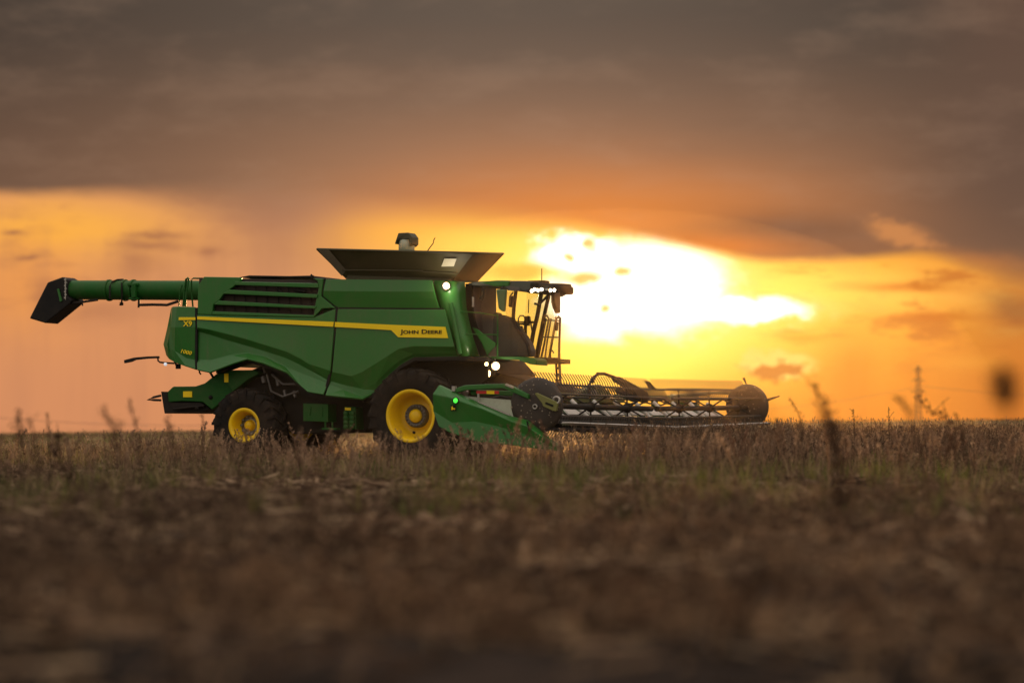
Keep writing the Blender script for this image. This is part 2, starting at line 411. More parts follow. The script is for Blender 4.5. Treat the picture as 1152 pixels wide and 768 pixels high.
def np_mesh(name, v, q, m, smooth=False, tint=None):
    me = bpy.data.meshes.new(name); k = q.shape[1]
    me.vertices.add(len(v)); me.vertices.foreach_set('co', np.ascontiguousarray(v, np.float32).ravel())
    me.loops.add(q.size); me.loops.foreach_set('vertex_index', np.ascontiguousarray(q, np.int32).ravel())
    me.polygons.add(len(q)); me.polygons.foreach_set('loop_start', np.arange(0, q.size, k, dtype=np.int32))
    me.polygons.foreach_set('loop_total', np.full(len(q), k, np.int32))
    me.polygons.foreach_set('use_smooth', np.full(len(q), smooth))
    if tint is not None:
        at = me.attributes.new('tint', 'FLOAT_COLOR', 'POINT')
        at.data.foreach_set('color', np.concatenate([tint, np.ones((len(tint), 1))], 1).astype(np.float32).ravel())
    me.update(calc_edges=True); me.materials.append(m)
    o = bpy.data.objects.new(name, me); COL.objects.link(o); return o
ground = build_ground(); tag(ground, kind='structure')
tag(ground, 'brown harvested field of loose soil and crop residue reaching the horizon', 'ground')

def plant_material(name='dry_plants', fixed=None, transl=.35):
    m = bpy.data.materials.new(name); m.use_nodes = True; nt = m.node_tree; nt.nodes.clear()
    out = nt.nodes.new('ShaderNodeOutputMaterial'); mx = nt.nodes.new('ShaderNodeMixShader'); mx.inputs[0].default_value = transl
    d = nt.nodes.new('ShaderNodeBsdfDiffuse'); t = nt.nodes.new('ShaderNodeBsdfTranslucent')
    if fixed is None:
        at = nt.nodes.new('ShaderNodeAttribute'); at.attribute_name = 'tint'
        nt.links.new(at.outputs['Color'], d.inputs[0]); nt.links.new(at.outputs['Color'], t.inputs[0])
    else:
        d.inputs[0].default_value = t.inputs[0].default_value = (*fixed, 1)
    nt.links.new(d.outputs[0], mx.inputs[1]); nt.links.new(t.outputs[0], mx.inputs[2]); nt.links.new(mx.outputs[0], out.inputs[0])
    return m
PLANT = plant_material()

# plant pieces: ribbons of quads -------------------------------------------------
def ribbon(pts, w, side):
    pts = np.array(pts); n = len(pts); w = np.asarray(w)[:, None]
    v = np.empty((2*n, 3)); v[0::2] = pts-side*w/2; v[1::2] = pts+side*w/2
    q = np.array([[2*i, 2*i+1, 2*i+3, 2*i+2] for i in range(n-1)])
    return v, q
def join(parts):
    V, Q, C, o = [], [], [], 0
    for v, q, c in parts: V.append(v); Q.append(q+o); C.append(np.full(len(v), c)); o += len(v)
    return np.concatenate(V), np.concatenate(Q), np.concatenate(C)
def tuft(g, nb=10, h=1.0, lean=.5, w=.022):
    P = []
    for _ in range(nb):
        a = g.uniform(0, 6.283); l = h*g.uniform(.45, 1.0); b = g.uniform(.1, lean); r = g.uniform(0, .1)
        d = np.array([math.cos(a), math.sin(a), 0]); s = np.array([-math.sin(a+g.uniform(-.8, .8)), math.cos(a), 0])
        pts = [d*(r+b*l*k**2)+np.array([0, 0, l*(k-.25*b*k*k)]) for k in (0, .4, .75, 1.0)]
        v, q = ribbon(pts, [w, w*.9, w*.6, w*.1], s); P.append((v, q, g.uniform(.7, 1.25)))
    return join(P)
def stalk(g, h=1.0, nbr=6, pods=True, w=.016):
    """dry upright stem with short branches, pods and shrivelled leaves"""
    P = []; lean = g.normal(0, .33, 2)
    def at(k): return np.array([lean[0]*k*k, lean[1]*k*k, k*(1-.2*abs(lean).sum()*k)])*h
    for s in ((1, 0, 0), (0, 1, 0)):
        v, q = ribbon([at(k) for k in (0, .35, .7, 1)], [w, w, w*.8, w*.5], np.array(s, float)); P.append((v, q, .8))
    for _ in range(nbr):
        k = g.uniform(.25, 1); a = g.uniform(0, 6.283); l = h*g.uniform(.12, .3); p = at(k)
        e = p+np.array([math.cos(a), math.sin(a), g.uniform(.3, 1.3)])*l*.7
        sd = np.array([-math.sin(a), math.cos(a), .3])
        v, q = ribbon([p, (p+e)/2, e], [w*.6, w*.6, w*.4], sd); P.append((v, q, .85))
        if pods:
            for kk in (.55, 1.0):
                c = p+(e-p)*kk; dr = np.array([g.uniform(-1, 1), g.uniform(-1, 1), g.uniform(-.6, 1)]); dr /= np.linalg.norm(dr); ll = h*g.uniform(.05, .1)
                sd2 = np.cross(dr, g.normal(size=3)); sd2 /= np.linalg.norm(sd2)
                v, q = ribbon([c, c+dr*ll*.5, c+dr*ll], [w*.5, w*2.2, w*.4], sd2); P.append((v, q, g.uniform(.7, 1.3)))
    return join(P)
def plume(g, h=1.0, w=.012):
    """tall grass stem ending in a feathery seed head"""
    P = []; lean = g.uniform(-.22, .22, 2)
    def at(k): return np.array([lean[0]*k*k, lean[1]*k*k, k])*h
    for s in ((1, 0, 0), (0, 1, 0)):
        v, q = ribbon([at(k) for k in (0, .35, .7, 1)], [w, w, w*.7, w*.3], np.array(s, float)); P.append((v, q, .9))
    for _ in range(16):
        k = g.uniform(.66, 1); a = g.uniform(0, 6.283); l = h*.09*(1.4-k); p = at(k)
        e = p+np.array([math.cos(a)*.7, math.sin(a)*.7, 1.0])*l
        v, q = ribbon([p, (p+e)/2, e], [w*.4, w*1.6, w*.3], np.array([-math.sin(a), math.cos(a), 0])); P.append((v, q, g.uniform(.8, 1.3)))
    for _ in range(3):
        a = g.uniform(0, 6.283); l = h*g.uniform(.3, .5)
        d = np.array([math.cos(a), math.sin(a), 0])
        v, q = ribbon([d*.35*l*k*k+np.array([0, 0, l*(k-.3*k*k)]) for k in (0, .5, 1)], [w*1.3, w*1.2, w*.2], np.array([-math.sin(a), math.cos(a), 0])); P.append((v, q, 1))
    return join(P)
def litter(g, n=9, spread=.22, w=.018):
    """broken straw lying on the soil"""
    P = []
    for _ in range(n):
        a = g.uniform(0, 6.283); c = np.array([*g.uniform(-spread, spread, 2), g.uniform(.01, .07)]); l = g.uniform(.06, .22)
        d = np.array([math.cos(a), math.sin(a), g.uniform(-.25, .35)])*l/2
        v, q = ribbon([c-d, c, c+d], [w, w, w*.6], np.array([-math.sin(a)*.8, math.cos(a)*.8, .6])); P.append((v, q, g.uniform(.6, 1.3)))
    return join(P)
g0 = np.random.default_rng(11)
TUFT = [tuft(g0, lean=.75) for _ in range(12)]
STALK = [stalk(g0) for _ in range(16)]
PLUME = [plume(g0) for _ in range(6)]
LITTER = [litter(g0) for _ in range(6)]

def scatter(templates, x, y, h, tint, wide=1.0, rot=True):
    V, Q, C, o = [], [], [], 0
    z = ground_z(x, y)-.015
    pick = rng.integers(0, len(templates), len(x)); ang = rng.uniform(0, 6.283, len(x))
    for k, (tv, tq, tc) in enumerate(templates):
        ii = np.nonzero(pick == k)[0]
        if not len(ii): continue
        ca, sa, s = np.cos(ang[ii])[:, None], np.sin(ang[ii])[:, None], h[ii][:, None]
        ww = s*np.broadcast_to(wide, len(x))[ii][:, None] if np.ndim(wide) else s*wide
        vx = (tv[None, :, 0]*ca-tv[None, :, 1]*sa)*ww+x[ii][:, None]
        vy = (tv[None, :, 0]*sa+tv[None, :, 1]*ca)*ww+y[ii][:, None]
        vz = tv[None, :, 2]*s+z[ii][:, None]
        V.append(np.stack([vx, vy, vz], -1).reshape(-1, 3))
        Q.append((tq[None]+(np.arange(len(ii))*len(tv))[:, None, None]+o).reshape(-1, 4)); o += len(ii)*len(tv)
        C.append((tint[ii][:, None, :]*tc[None, :, None]*.84).reshape(-1, 3))
    return np.concatenate(V), np.concatenate(Q), np.concatenate(C)
def field_points(n, y0, y1, half=.27, pad=1.5):
    out_x, out_y = [], []
    u = rng.random(n); y = np.sqrt(y0*y0+u*(y1*y1-y0*y0)); x = (rng.random(n)*2-1)*(half*y+pad)
    return x, y
def local(x, y):
    px, py = x-CO.x, y-CO.y
    return px*ex.x+py*ex.y, px*ey.x+py*ey.y
def keep(x, y):
    lx, ly = local(x, y)
    bad = ((np.abs(lx) < 1.15) & (np.abs(np.abs(ly)-1.5) < .55)) | ((np.abs(lx+4.35) < .95) & (np.abs(np.abs(ly)-1.5) < .5))
    return ~bad
def merge(parts):
    V, Q, C, o = [], [], [], 0
    for v, q, c in parts: V.append(v); Q.append(q+o); C.append(c); o += len(v)
    return np.concatenate(V), np.concatenate(Q), np.concatenate(C)
def pal(n, cols, w, var=.25):
    c = np.array(cols)[rng.choice(len(cols), n, p=np.array(w)/sum(w))]
    return c*rng.uniform(1-var, 1+var, (n, 1))
BROWN = [(.155, .10, .066), (.25, .165, .108), (.10, .064, .045), (.38, .265, .17), (.045, .030, .023)]
GRASS = [(.22, .19, .06), (.13, .16, .045), (.36, .27, .15)]
def patch(x, y, s, seed, lo, hi): return np.clip((vnoise(x, y, s, seed)+.5-lo)/(hi-lo), 0, 1)

CUTX = L(633, 475.8, -7.2).x
def build_field():
    crop, grass = [], []
    TAN = [(.30, .19, .125), (.42, .28, .18), (.22, .14, .095)]
    # near ground: residue, low dry plants in heaps
    x, y = field_points(9000, 6, 24); d = np.clip(patch(x, y, 1.2, 31, .35, .6)*np.clip((y-7)/12, .12, 1)+.05, 0, 1); k = rng.random(len(x)) < d; x, y = x[k], y[k]
    crop.append(scatter(LITTER, x, y, rng.uniform(.8, 1.8, len(x)), pal(len(x), BROWN, [3, 3, 2, 2, 1])))
    x, y = field_points(8000, 8, 25); d = patch(x, y, 1.3, 21, .34, .6); k = rng.random(len(x)) < d; x, y = x[k], y[k]
    crop.append(scatter(STALK, x, y, rng.uniform(.10, .34, len(x)), pal(len(x), BROWN, [3, 3, 3, 1, 3]), 1.6))
    x, y = field_points(3000, 8, 26); d = patch(x, y, .9, 51, .58, .72); k = rng.random(len(x)) < d; x, y = x[k], y[k]
    crop.append(scatter(STALK, x, y, rng.uniform(.2, .42, len(x)), pal(len(x), [(.06, .04, .03), (.10, .065, .045)], [1, 1]), 1.3))
    x, y = field_points(4200, 9.5, 25); d = patch(x, y, 1.7, 22, .38, .62); k = rng.random(len(x)) < d; x, y = x[k], y[k]
    crop.append(scatter(TUFT, x, y, rng.uniform(.10, .30, len(x)), pal(len(x), BROWN, [3, 3, 2, 2, 1]), 1.4))
    # middle field
    x, y = field_points(9000, 22, 46)
    crop.append(scatter(LITTER, x, y, rng.uniform(.8, 1.6, len(x)), pal(len(x), BROWN, [3, 3, 2, 2, 1.5])))
    x, y = field_points(15000, 22, 47); d = patch(x, y, 2.2, 23, .3, .6); k = rng.random(len(x)) < d; x, y = x[k], y[k]
    crop.append(scatter(STALK, x, y, rng.uniform(.12, .30, len(x))+.25*patch(x, y, 3.7, 33, .45, .8), pal(len(x), BROWN, [3, 3, 3, 1.5, 2]), 1.2))
    x, y = field_points(9000, 22, 52); d = patch(x, y, 2.6, 24, .42, .62); k = rng.random(len(x)) < d; x, y = x[k], y[k]
    grass.append(scatter(TUFT, x, y, rng.uniform(.18, .5, len(x)), pal(len(x), GRASS+BROWN[:2], [2.5, 2.5, 3, 2, 2]), 1.0))
    x, y = field_points(2200, 28, 44); d = patch(x, y, 2.4, 34, .45, .6)*np.clip(1.2-np.abs(x-3)/7, 0, 1); k = rng.random(len(x)) < d; x, y = x[k], y[k]
    grass.append(scatter(TUFT, x, y, rng.uniform(.3, .62, len(x)), pal(len(x), [(.20, .20, .05), (.14, .17, .04), (.30, .26, .09)], [2, 2, 2]), .7))
    x, y = field_points(9000, 20, 50); d = patch(x, y, 2.9, 61, .45, .6); k = rng.random(len(x)) < d; x, y = x[k], y[k]
    crop.append(scatter(LITTER, x, y, rng.uniform(1.2, 2.6, len(x)), pal(len(x), BROWN, [2, 3, 1, 3, .5])))
    # round the machine
    x, y = field_points(9000, 44, 76); k = keep(x, y); x, y = x[k], y[k]
    crop.append(scatter(STALK, x, y, rng.uniform(.18, .40, len(x))*(.55+.9*patch(x, y, 3.3, 41, .3, .75)), pal(len(x), BROWN, [3, 3, 1.5, 2, 1])))
    x, y = field_points(7000, 44, 76); k = keep(x, y); x, y = x[k], y[k]
    grass.append(scatter(TUFT, x, y, rng.uniform(.2, .44, len(x))*(.5+.9*patch(x, y, 2.7, 42, .3, .75)), pal(len(x), GRASS+BROWN[1:2], [2, 1.5, 3, 3])))
    x, y = field_points(4200, 34, 56); d = patch(x, y, 3.0, 25, .35, .6); k = (rng.random(len(x)) < d) & keep(x, y); x, y = x[k], y[k]
    grass.append(scatter(PLUME, x, y, rng.uniform(.35, .85, len(x)), pal(len(x), TAN, [1, 1, 1]), 1.3))
    # straggling weeds that stand above the rest before the machine
    x, y = field_points(230, 30, 46); k = (rng.random(len(x)) < np.clip(1.25-np.abs(x-1)/6, .15, 1)); x, y = x[k], y[k]
    grass.append(scatter(PLUME, x, y, rng.uniform(.5, .98, len(x)), pal(len(x), TAN+[(.16, .09, .06)], [1, 1, 1, 1]), 1.8))
    grass.append(scatter(STALK, x+.1, y, rng.uniform(.25, .62, len(x)), pal(len(x), TAN+[(.12, .07, .05)], [1, 1, 1, 2]), 1.0))
    # the uncut strip in front of the cutter bar
    lx, ly = rng.uniform(CUTX+.25, CUTX+9, 5200), rng.uniform(-7.6, 7.8, 5200)
    x = CO.x+lx*ex.x+ly*ey.x; y = CO.y+lx*ex.y+ly*ey.y
    crop.append(scatter(STALK, x, y, rng.uniform(.70, 1.0, len(x)), pal(len(x), BROWN[:4], [3, 3, 2, 1]), .45))
    # beyond, out to the ridge
    x, y = field_points(9000, 74, 340, .27, 6); hh = rng.uniform(.16, .38, len(x))
    crop.append(scatter(STALK, x, y, hh, pal(len(x), BROWN[:4]+GRASS[:1], [3, 2, 2, 1, 2]), 3.0))
    x, y = field_points(7000, 74, 340, .27, 6); hh = rng.uniform(.14, .34, len(x))
    crop.append(scatter(TUFT, x, y, hh, pal(len(x), BROWN[:3]+GRASS[:2], [2, 2, 2, 2, 2]), 4.0))
    v, q, c = merge(crop); o = np_mesh('crop_stubble', v, q, PLANT, tint=c)
    tag(o, 'dry brown crop stalks and straw litter covering the field', 'crop stubble', kind='stuff')
    v, q, c = merge(grass); o = np_mesh('wild_grass', v, q, PLANT, tint=c)
    tag(o, 'tan and olive wild grass growing through the dry stubble', 'grass', kind='stuff')
build_field()

exec_parts = []
# ------------------------------------------------------------------ the combine harvester
H = empty('combine_harvester', CO, -A)
tag(H, 'green combine harvester with yellow wheels and a wide cutting header', 'combine harvester')
NY = -1.70   # near side of the body
def col3(cols, depths):
    """columns of pixel points, one depth per row -> rows of points"""
    rows = []
    for r in range(len(depths)):
        rows.append([L(c[r][0], c[r][1], depths[r] if not isinstance(depths[r], (list, tuple)) else depths[r][i]) for i, c in enumerate(cols)])
    return rows
def panel(name, cols, depths, m=None, bevel=.012, smooth=False, solid=.05):
    b = MB(); b.grid(col3(cols, depths), smooth)
    return b.build(name, m or GREEN, H, bevel=bevel, solid=solid)

# inner shell that carries the panels
b = MB().pp([(195, 347), (222, 347), (228, 314), (365, 316), (494, 318.6), (502, 398), (466, 396), (440, 410), (420, 432), (408, 442), (362, 438), (347, 434), (324, 413), (294, 402.5), (277, 399), (244, 410), (222, 411), (192, 402), (187.5, 388)], -1.52, 3.2)
b.build('body_shell', GREEN2, H, bevel=.03)
# rear side panel
panel('side_panel', [
 [(221.6, 354), (221.6, 368.5), (221.6, 372), (221.6, 404.5), (221.6, 415.5)],
 [(236, 354.4), (236, 371), (236, 376), (236.7, 405), (236, 418.6)],
 [(262, 355), (262, 377.5), (260, 383.5), (260, 399.2), (262, 408.6)],
 [(279, 355.4), (278, 382), (276, 388), (278, 396.8), (278, 403.4)],
 [(296, 355.8), (296, 387.5), (296, 394), (297, 400.5), (296, 407.8)],
 [(323, 356.4), (323, 396), (321, 402), (321, 412.5), (323, 418.6)],
 [(338, 356.7), (338, 403.5), (336, 409), (336, 418.6), (337, 432.5)],
 [(353, 357), (347, 409.4), (346, 414.5), (347, 422.5), (346, 440.5)],
 [(377.6, 347), (371.5, 417.2), (369.2, 427.5), (368.6, 430.6), (363.6, 443.4)]],
 [-1.70, -1.745, -1.63, -1.65, -1.81])
panel('side_panel', [
 [(380, 347.6), (373.6, 418), (371, 428), (370.4, 431.4), (366, 444.2)],
 [(395, 347.6), (395, 422.9), (388, 433), (386, 438), (389, 446.2)],
 [(407, 347.7), (406.7, 418.6), (406.5, 437), (406.5, 446.2), (407.7, 448)],
 [(424, 347.8), (424, 408), (423.5, 430), (422.8, 439.5), (423.3, 441)],
 [(440, 347.9), (438, 399), (438, 415), (437.4, 421), (438.2, 422.4)],
 [(452, 348), (449, 392.2), (450, 405), (450, 410), (451, 411)],
 [(465, 348.1), (465, 389.4), (465, 398), (464.5, 401.5), (465, 402.5)],
 [(500.4, 348.3), (511, 390), (514, 397), (515, 400), (516, 401.5)]],
 [-1.70, -1.745, -1.63, (-1.65, -1.65, -1.65, -1.57, -1.57, -1.57, -1.57, -1.57), (-1.81, -1.81, -1.74, -1.57, -1.57, -1.57, -1.57, -1.57)])
# tail panel
panel('tail_panel', [
 [(192.5, 346), (188, 368), (183.6, 387), (187, 400)],
 [(194, 344.8), (192, 368), (188.5, 391), (190, 404)],
 [(199, 344.6), (197, 368), (196.5, 394.5), (197, 408)],
 [(210, 344.8), (209.5, 368), (210.5, 403), (208, 411.6)],
 [(219.6, 345.2), (219.6, 368), (219.6, 404.6), (219.6, 415.2)]],
 [(-1.35, -1.55, -1.66, -1.69, -1.69), (-1.35, -1.56, -1.69, -1.72, -1.72), (-1.25, -1.48, -1.62, -1.66, -1.66), (-1.2, -1.45, -1.6, -1.73, -1.74)], bevel=.02)
# tank side panel above
panel('upper_panel', [
 [(366.5, 314), (363.6, 327), (363.4, 333), (380, 346.4)],
 [(386, 314.1), (386, 327.4), (386, 334), (392, 346.4)],
 [(430, 314.4), (430, 327.8), (430, 335), (430, 346.6)],
 [(486, 315), (488.6, 328), (490.5, 336), (494, 346.8)]],
 [-1.68, -1.72, -1.70, -1.66])
# curved corner beside the cab
panel('corner_panel', [
 [(488, 315.4), (491.5, 330), (496.5, 347.5), (508, 378), (517, 400.4)],
 [(501, 315.8), (503.5, 330), (507.5, 347.5), (515, 378), (521, 400.4)],
 [(511, 316.2), (512.5, 330), (515, 347.5), (522, 378), (528, 400.4)],
 [(523, 317), (523.4, 330), (525, 347.5), (532, 378), (539, 400.4)]],
 [(-1.64, -1.66, -1.60, -1.3)]*5, smooth=True, bevel=0)
b = MB()
b.tube([L(507, 341, -1.72), L(512, 366, -1.72), L(517.5, 398, -1.70)], .055, 8)
b.build('corner_tube', GREEN, H)
# horizontal black seal between upper and lower panels
MB().pp([(381, 345.6), (498, 346.6), (498.6, 349), (381, 348)], -1.675, .06).build('panel_seal', BLACK, H)
MB().pp([(378, 346), (380.4, 346.4), (372, 420), (366, 446), (363.4, 445), (369.6, 420)], -1.70, .06).build('panel_seal', BLACK, H)
MB().pp([(364, 313.6), (366.6, 313.8), (364, 331.5), (380.5, 345.5), (379, 347), (361.8, 333)], -1.665, .06).build('panel_seal', BLACK, H)
MB().pp([(219.4, 346), (221.8, 346), (221.8, 416), (219.4, 415.6)], -1.70, .06).build('panel_seal', BLACK, H)
# louvred engine side
b = MB()
b.pp([(229.4, 311.2), (270, 311.9), (270, 316.4), (264.8, 320.6), (257.5, 326), (252, 330), (246, 338), (240, 342.5), (238.8, 350.5), (238, 354), (222.2, 353.4), (222.2, 345), (222.6, 321.7)], -1.70, .12)
b.pp([(352, 313), (363.6, 313.4), (361.4, 333.4), (377, 346.4), (362, 347), (353, 356.6), (353, 354), (355, 340), (358.5, 323), (357, 316)], -1.70, .12)
b.pp([(264, 316.6), (357, 318.6), (358.5, 323.8), (264.5, 320.6)], -1.72, .10)
b.pp([(257.5, 325.8), (357.5, 331), (356.5, 335.2), (250, 330.4)], -1.73, .10)
b.pp([(246, 338), (355.4, 344.2), (354.6, 347.2), (240, 342.6)], -1.73, .10)
b.pp([(238.8, 350), (353.3, 354.4), (353, 357), (238.5, 354)], -1.72, .10)
b.build('louvre_panel', GREEN, H, bevel=.014)
MB().pp([(224, 312.4), (363, 315), (363, 356), (224, 353)], -1.56, .05).build('radiator_screen', SCREEN, H)
b = MB()
for i in range(9):
    q = 250+i*12.4; b.tube([L(q, 322, -1.60), L(q+2, 352, -1.60)], .012, 6)
b.tube([L(312, 324, -1.62), L(318, 331, -1.63)], .03, 8); b.tube([L(331, 326, -1.62), L(344, 328, -1.62)], .035, 8)
b.build('engine_pipe', DARK, H)
b = MB().pp([(268, 312), (352, 312.6), (350, 309.8), (325, 310.4), (280, 309.6)], -1.3, 1.6); b.build('engine_hood', DARK, H, bevel=.02)
b = MB()
b.tube([L(351, 313, -1.6), L(351.5, 309.6, -1.6)], .04); b.tube([L(351, 310, -1.6), L(349.8, 308.8, -1.6)], .02)
b.build('deck_latch', DARK, H)
# black trim under the panels along both wheel arches
def strip(px, d, dn, y0, th, name, m):
    up = px; lo = [(a, b+dn) for a, b in px][::-1]
    return MB().pp(up+lo, y0, th).build(name, m, H)
strip([(243, 415.6), (262, 408.6), (278, 403.4), (296, 407.8), (323, 418.6), (337, 432.5), (346, 440.5), (366, 444.6), (408, 447.5), (423, 440), (438, 421), (451, 410), (466, 401.6), (516, 400.8), (548, 401.2)], 0, 4.2, -1.62, .35, 'arch_trim', BLACK)
# yellow stripe and lettering
b = MB()
b.pp([(201, 356.8), (219.6, 356.8), (219.6, 359.8), (201, 360)], -1.735, .02)
b.build('stripe', DECAL, H)
b = MB()
b.pp([(221.9, 355.9), (375.4, 361.9), (374.4, 367.4), (221.9, 359.2)], -1.752, .03)
b.build('stripe', DECAL, H)
b = MB()
b.pp([(377, 362.1), (440, 365.2), (500.6, 367.6), (504, 380.2), (448, 379.2), (440, 371.2), (376.4, 367.6)], -1.752, .03)
b.build('stripe', DECAL, H)
def lettering(text, p0, height, m, width=None, rot=0, caps=False, ext=.004, bold=.0, shear=0, plane=None, parent=None):
    cu = bpy.data.curves.new('lettering', 'FONT'); cu.body = text; cu.extrude = ext; cu.size = 1; cu.offset = bold; cu.shear = shear; cu.resolution_u = 3
    if caps:
        cu.small_caps_scale = .80
        for f in cu.body_format: f.use_small_caps = True
    t = bpy.data.objects.new('tmp_lettering', cu); COL.objects.link(t); bpy.context.view_layer.update()
    me = bpy.data.meshes.new_from_object(t.evaluated_get(bpy.context.evaluated_depsgraph_get()))
    bpy.data.objects.remove(t); bpy.data.curves.remove(cu)
    co = np.array([v.co for v in me.vertices]); mn, mx_ = co.min(0), co.max(0)
    sy = height/(mx_[1]-mn[1]); sx = width/(mx_[0]-mn[0]) if width else sy
    for v in me.vertices:
        a, c = (v.co.x-mn[0])*sx, (v.co.y-mn[1])*sy
        a, c = a*math.cos(rot)-c*math.sin(rot), a*math.sin(rot)+c*math.cos(rot)
        v.co = (p0.x+a, p0.y-v.co.z, p0.z+c)
    me.materials.clear(); me.materials.append(m); me.name = 'lettering'
    o = bpy.data.objects.new('lettering', me); COL.objects.link(o); o.parent = parent or H
    return o
def span(a, b, ly): return abs(L(b, 400, ly).x-L(a, 400, ly).x)
lettering('John Deere', L(450.2, 377.0, -1.757), 6.4/49.0, BLACK, span(450.2, 497.0, -1.757), caps=True, bold=.018, rot=R(-.6))
lettering('X9', L(206, 367.2, -1.735), 6.2/47.5, DECAL, span(206, 216, -1.735), bold=.02)
lettering('1000', L(203.4, 396.6, -1.735), 4.2/47.5, DECAL, span(203.4, 215.6, -1.735), bold=.015, rot=R(-12), shear=.2)

# grain tank extension: funnel with near wall, far wall, front and rear flaps
tl, tr, bl, br = L(357, 280.3, -1.95), L(533, 284.6, -1.95), L(390, 312.6, -1.3), L(509, 316.2, -1.3)
ftr, fbr = L(566, 285.4, 1.25), L(536, 316.6, .9)
W2 = 1.95
ftl, fbl = Vector((tl.x+.35, W2, tl.z)), Vector((bl.x+.2, 1.3, bl.z))
def funnel(a, b_, c, d, th=.035): return MB().grid([[a, b_], [c, d]])
for nm, q in (('tank_flap', (tl, tr, bl, br)), ('tank_flap', (ftl, ftr, fbl, fbr)), ('tank_flap', (tl, ftl, bl, fbl)), ('tank_flap', (tr, ftr, br, fbr))):
    funnel(*q).build(nm, TANK, H, solid=.03)
b = MB().tube([ftl, tl, tr, ftr], .028, 6)
b.build('tank_rim', TANK, H)
def on_flap(px, py, off=.02):
    n = (tr-tl).cross(bl-tl).normalized()
    if n.y > 0: n = -n
    d = ray(px, py); o = CAM-CO; ol = Vector((o.dot(ex), o.dot(ey), o.z)); dl = Vector((d.dot(ex), d.dot(ey), d.z))
    t = (tl+n*off-ol).dot(n)/dl.dot(n); return ol+dl*t
# folded pale edge sheet on the rear corner of the near flap
q = [(357.2, 280.6), (370, 281), (389.6, 304), (384.5, 310.5)]
b = MB().add([on_flap(*p, .012) for p in q]+[on_flap(*p, .03) for p in q], [(0, 1, 2, 3), (7, 6, 5, 4), (0, 4, 5, 1), (1, 5, 6, 2), (2, 6, 7, 3), (3, 7, 4, 0)])
b.build('corner_gusset', mat('gusset_sheet', (.20, .17, .13), .6, dust=.3), H)
q = [(500, 290.8), (513.8, 291), (510.5, 299.6), (496.4, 299.8)]
b = MB().add([on_flap(*p, .012) for p in q]+[on_flap(*p, .03) for p in q], [(0, 1, 2, 3), (7, 6, 5, 4), (0, 4, 5, 1), (1, 5, 6, 2), (2, 6, 7, 3), (3, 7, 4, 0)])
b.build('inspection_window', CREAM, H)
b = MB().tube([on_flap(385, 303.8, .03), on_flap(476, 304.4, .03)], .018, 6).tube([on_flap(476, 305.6, .03), on_flap(514, 307.6, .03)], .018, 6)
b.build('flap_hem', TANK, H)
MB().pp([(392, 308), (509, 312), (509, 317), (389, 314.4)], -1.36, .05).build('tank_skirt', TANK, H)
# fill auger head above the tank
c = L(457.4, 282, .2); s_ = 1/46.5
b = MB().lathe([(.0, .0), (.19, .0), (.19, .38), (.15, .40), (0, .40)], (c.x, c.y, c.z-.06), 'z', 20)
b.build('fill_auger', LIGHTP, H)
b = MB().prism([(c.x+a*s_, c.z+h*s_) for a, h in ((-10.4, 7), (-9.6, 9.5), (-6, 19), (6.4, 19.2), (10.6, 14), (10.6, 7), (7.4, 4), (6.4, 12), (-7, 11.5), (-8, 7))], c.y-.2, c.y+.2)
b.build('auger_hood', TANK, H, bevel=.02)
b = MB().tube([L(480.4, 283, -1.2), L(484, 278, -1.2), L(487.4, 273.5, -1.2), L(488, 270, -1.2), L(489.6, 267.4, -1.2)], .012, 5)
b.build('antenna', DARK, H)

# unloading auger folded back along the far side
ya = 1.35
p0, p1 = L(74.5, 326.2, ya), L(330, 327.2, ya)
b = MB().tube([p0, L(150, 326.4, ya), p1], .245, 24); b.build('unloading_auger', GREEN2, H)
b = MB()
for px in (123, 141, 150.5):
    q = L(px, 326.5, ya); b.lathe([(.25, -.03), (.275, -.03), (.275, .03), (.25, .03)], q, 'x', 24, False)
q = L(151, 327, ya-.29); b.box(q, (.12, .10, .34)); b.box(L(152, 336, ya-.2), (.26, .2, .06)); b.box(L(150, 320, ya-.24), (.3, .1, .06))
b.build('auger_bracket', GREEN2, H, bevel=.008)
b = MB()
b.pp([(70, 311.4), (53.2, 317.6), (32.8, 358), (51.2, 363.6), (78, 342), (81.4, 337.4), (75.4, 333), (75.2, 314.6)], ya-.30, .6)
b.build('auger_spout', BLACK, H, bevel=.03)
b = MB().pp([(64, 325), (66, 324.6), (69.6, 338), (67.4, 339.4)], ya-.33, .03); b.build('spout_clip', GREEN, H)
b = MB().tube([L(73.8, 313, ya-.29), L(73.8, 337, ya-.29)], .02, 6)
for i in range(7): b.box(L(73.5+(.6 if i % 2 else 0), 314.5+i*3.4, ya-.3), (.05, .04, .04))
b.build('spout_bolt', STEEL, H)
b = MB()
b.tube([L(79, 341.6, ya-.2), L(100, 338.6, ya-.25), L(110, 337.2, ya-.2)], .03, 6).tube([L(92.5, 338, ya-.25), L(92.8, 344, ya-.25)], .02, 5); b.build('hydraulic_cylinder', DARK, H)
b = MB()
b.tube([L(157, 343, ya-.2), L(172, 342.6, ya-.25), L(188, 343, ya-.2), L(200, 339, ya-.2)], .035, 6)
b.tube([L(156.4, 336, ya-.2), L(156, 346, ya-.2)], .03, 5)
b.build('hydraulic_cylinder', DARK, H)
b = MB()
b.tube([L(123.5, 336, ya-.27), L(123.6, 322, ya-.29), L(126, 317, ya-.2), L(132, 314.6, ya-.05), L(139, 314.4, ya)], .022, 6)
b.tube([L(136.8, 341, ya-.2), L(137.4, 330, ya-.29), L(136.8, 318, ya-.25)], .022, 6)
b.tube([L(136, 340.5, ya-.15), L(135.4, 342, ya-.15), L(138, 341.6, ya-.15)], .045, 6)
b.build('hydraulic_hose', DARK, H)
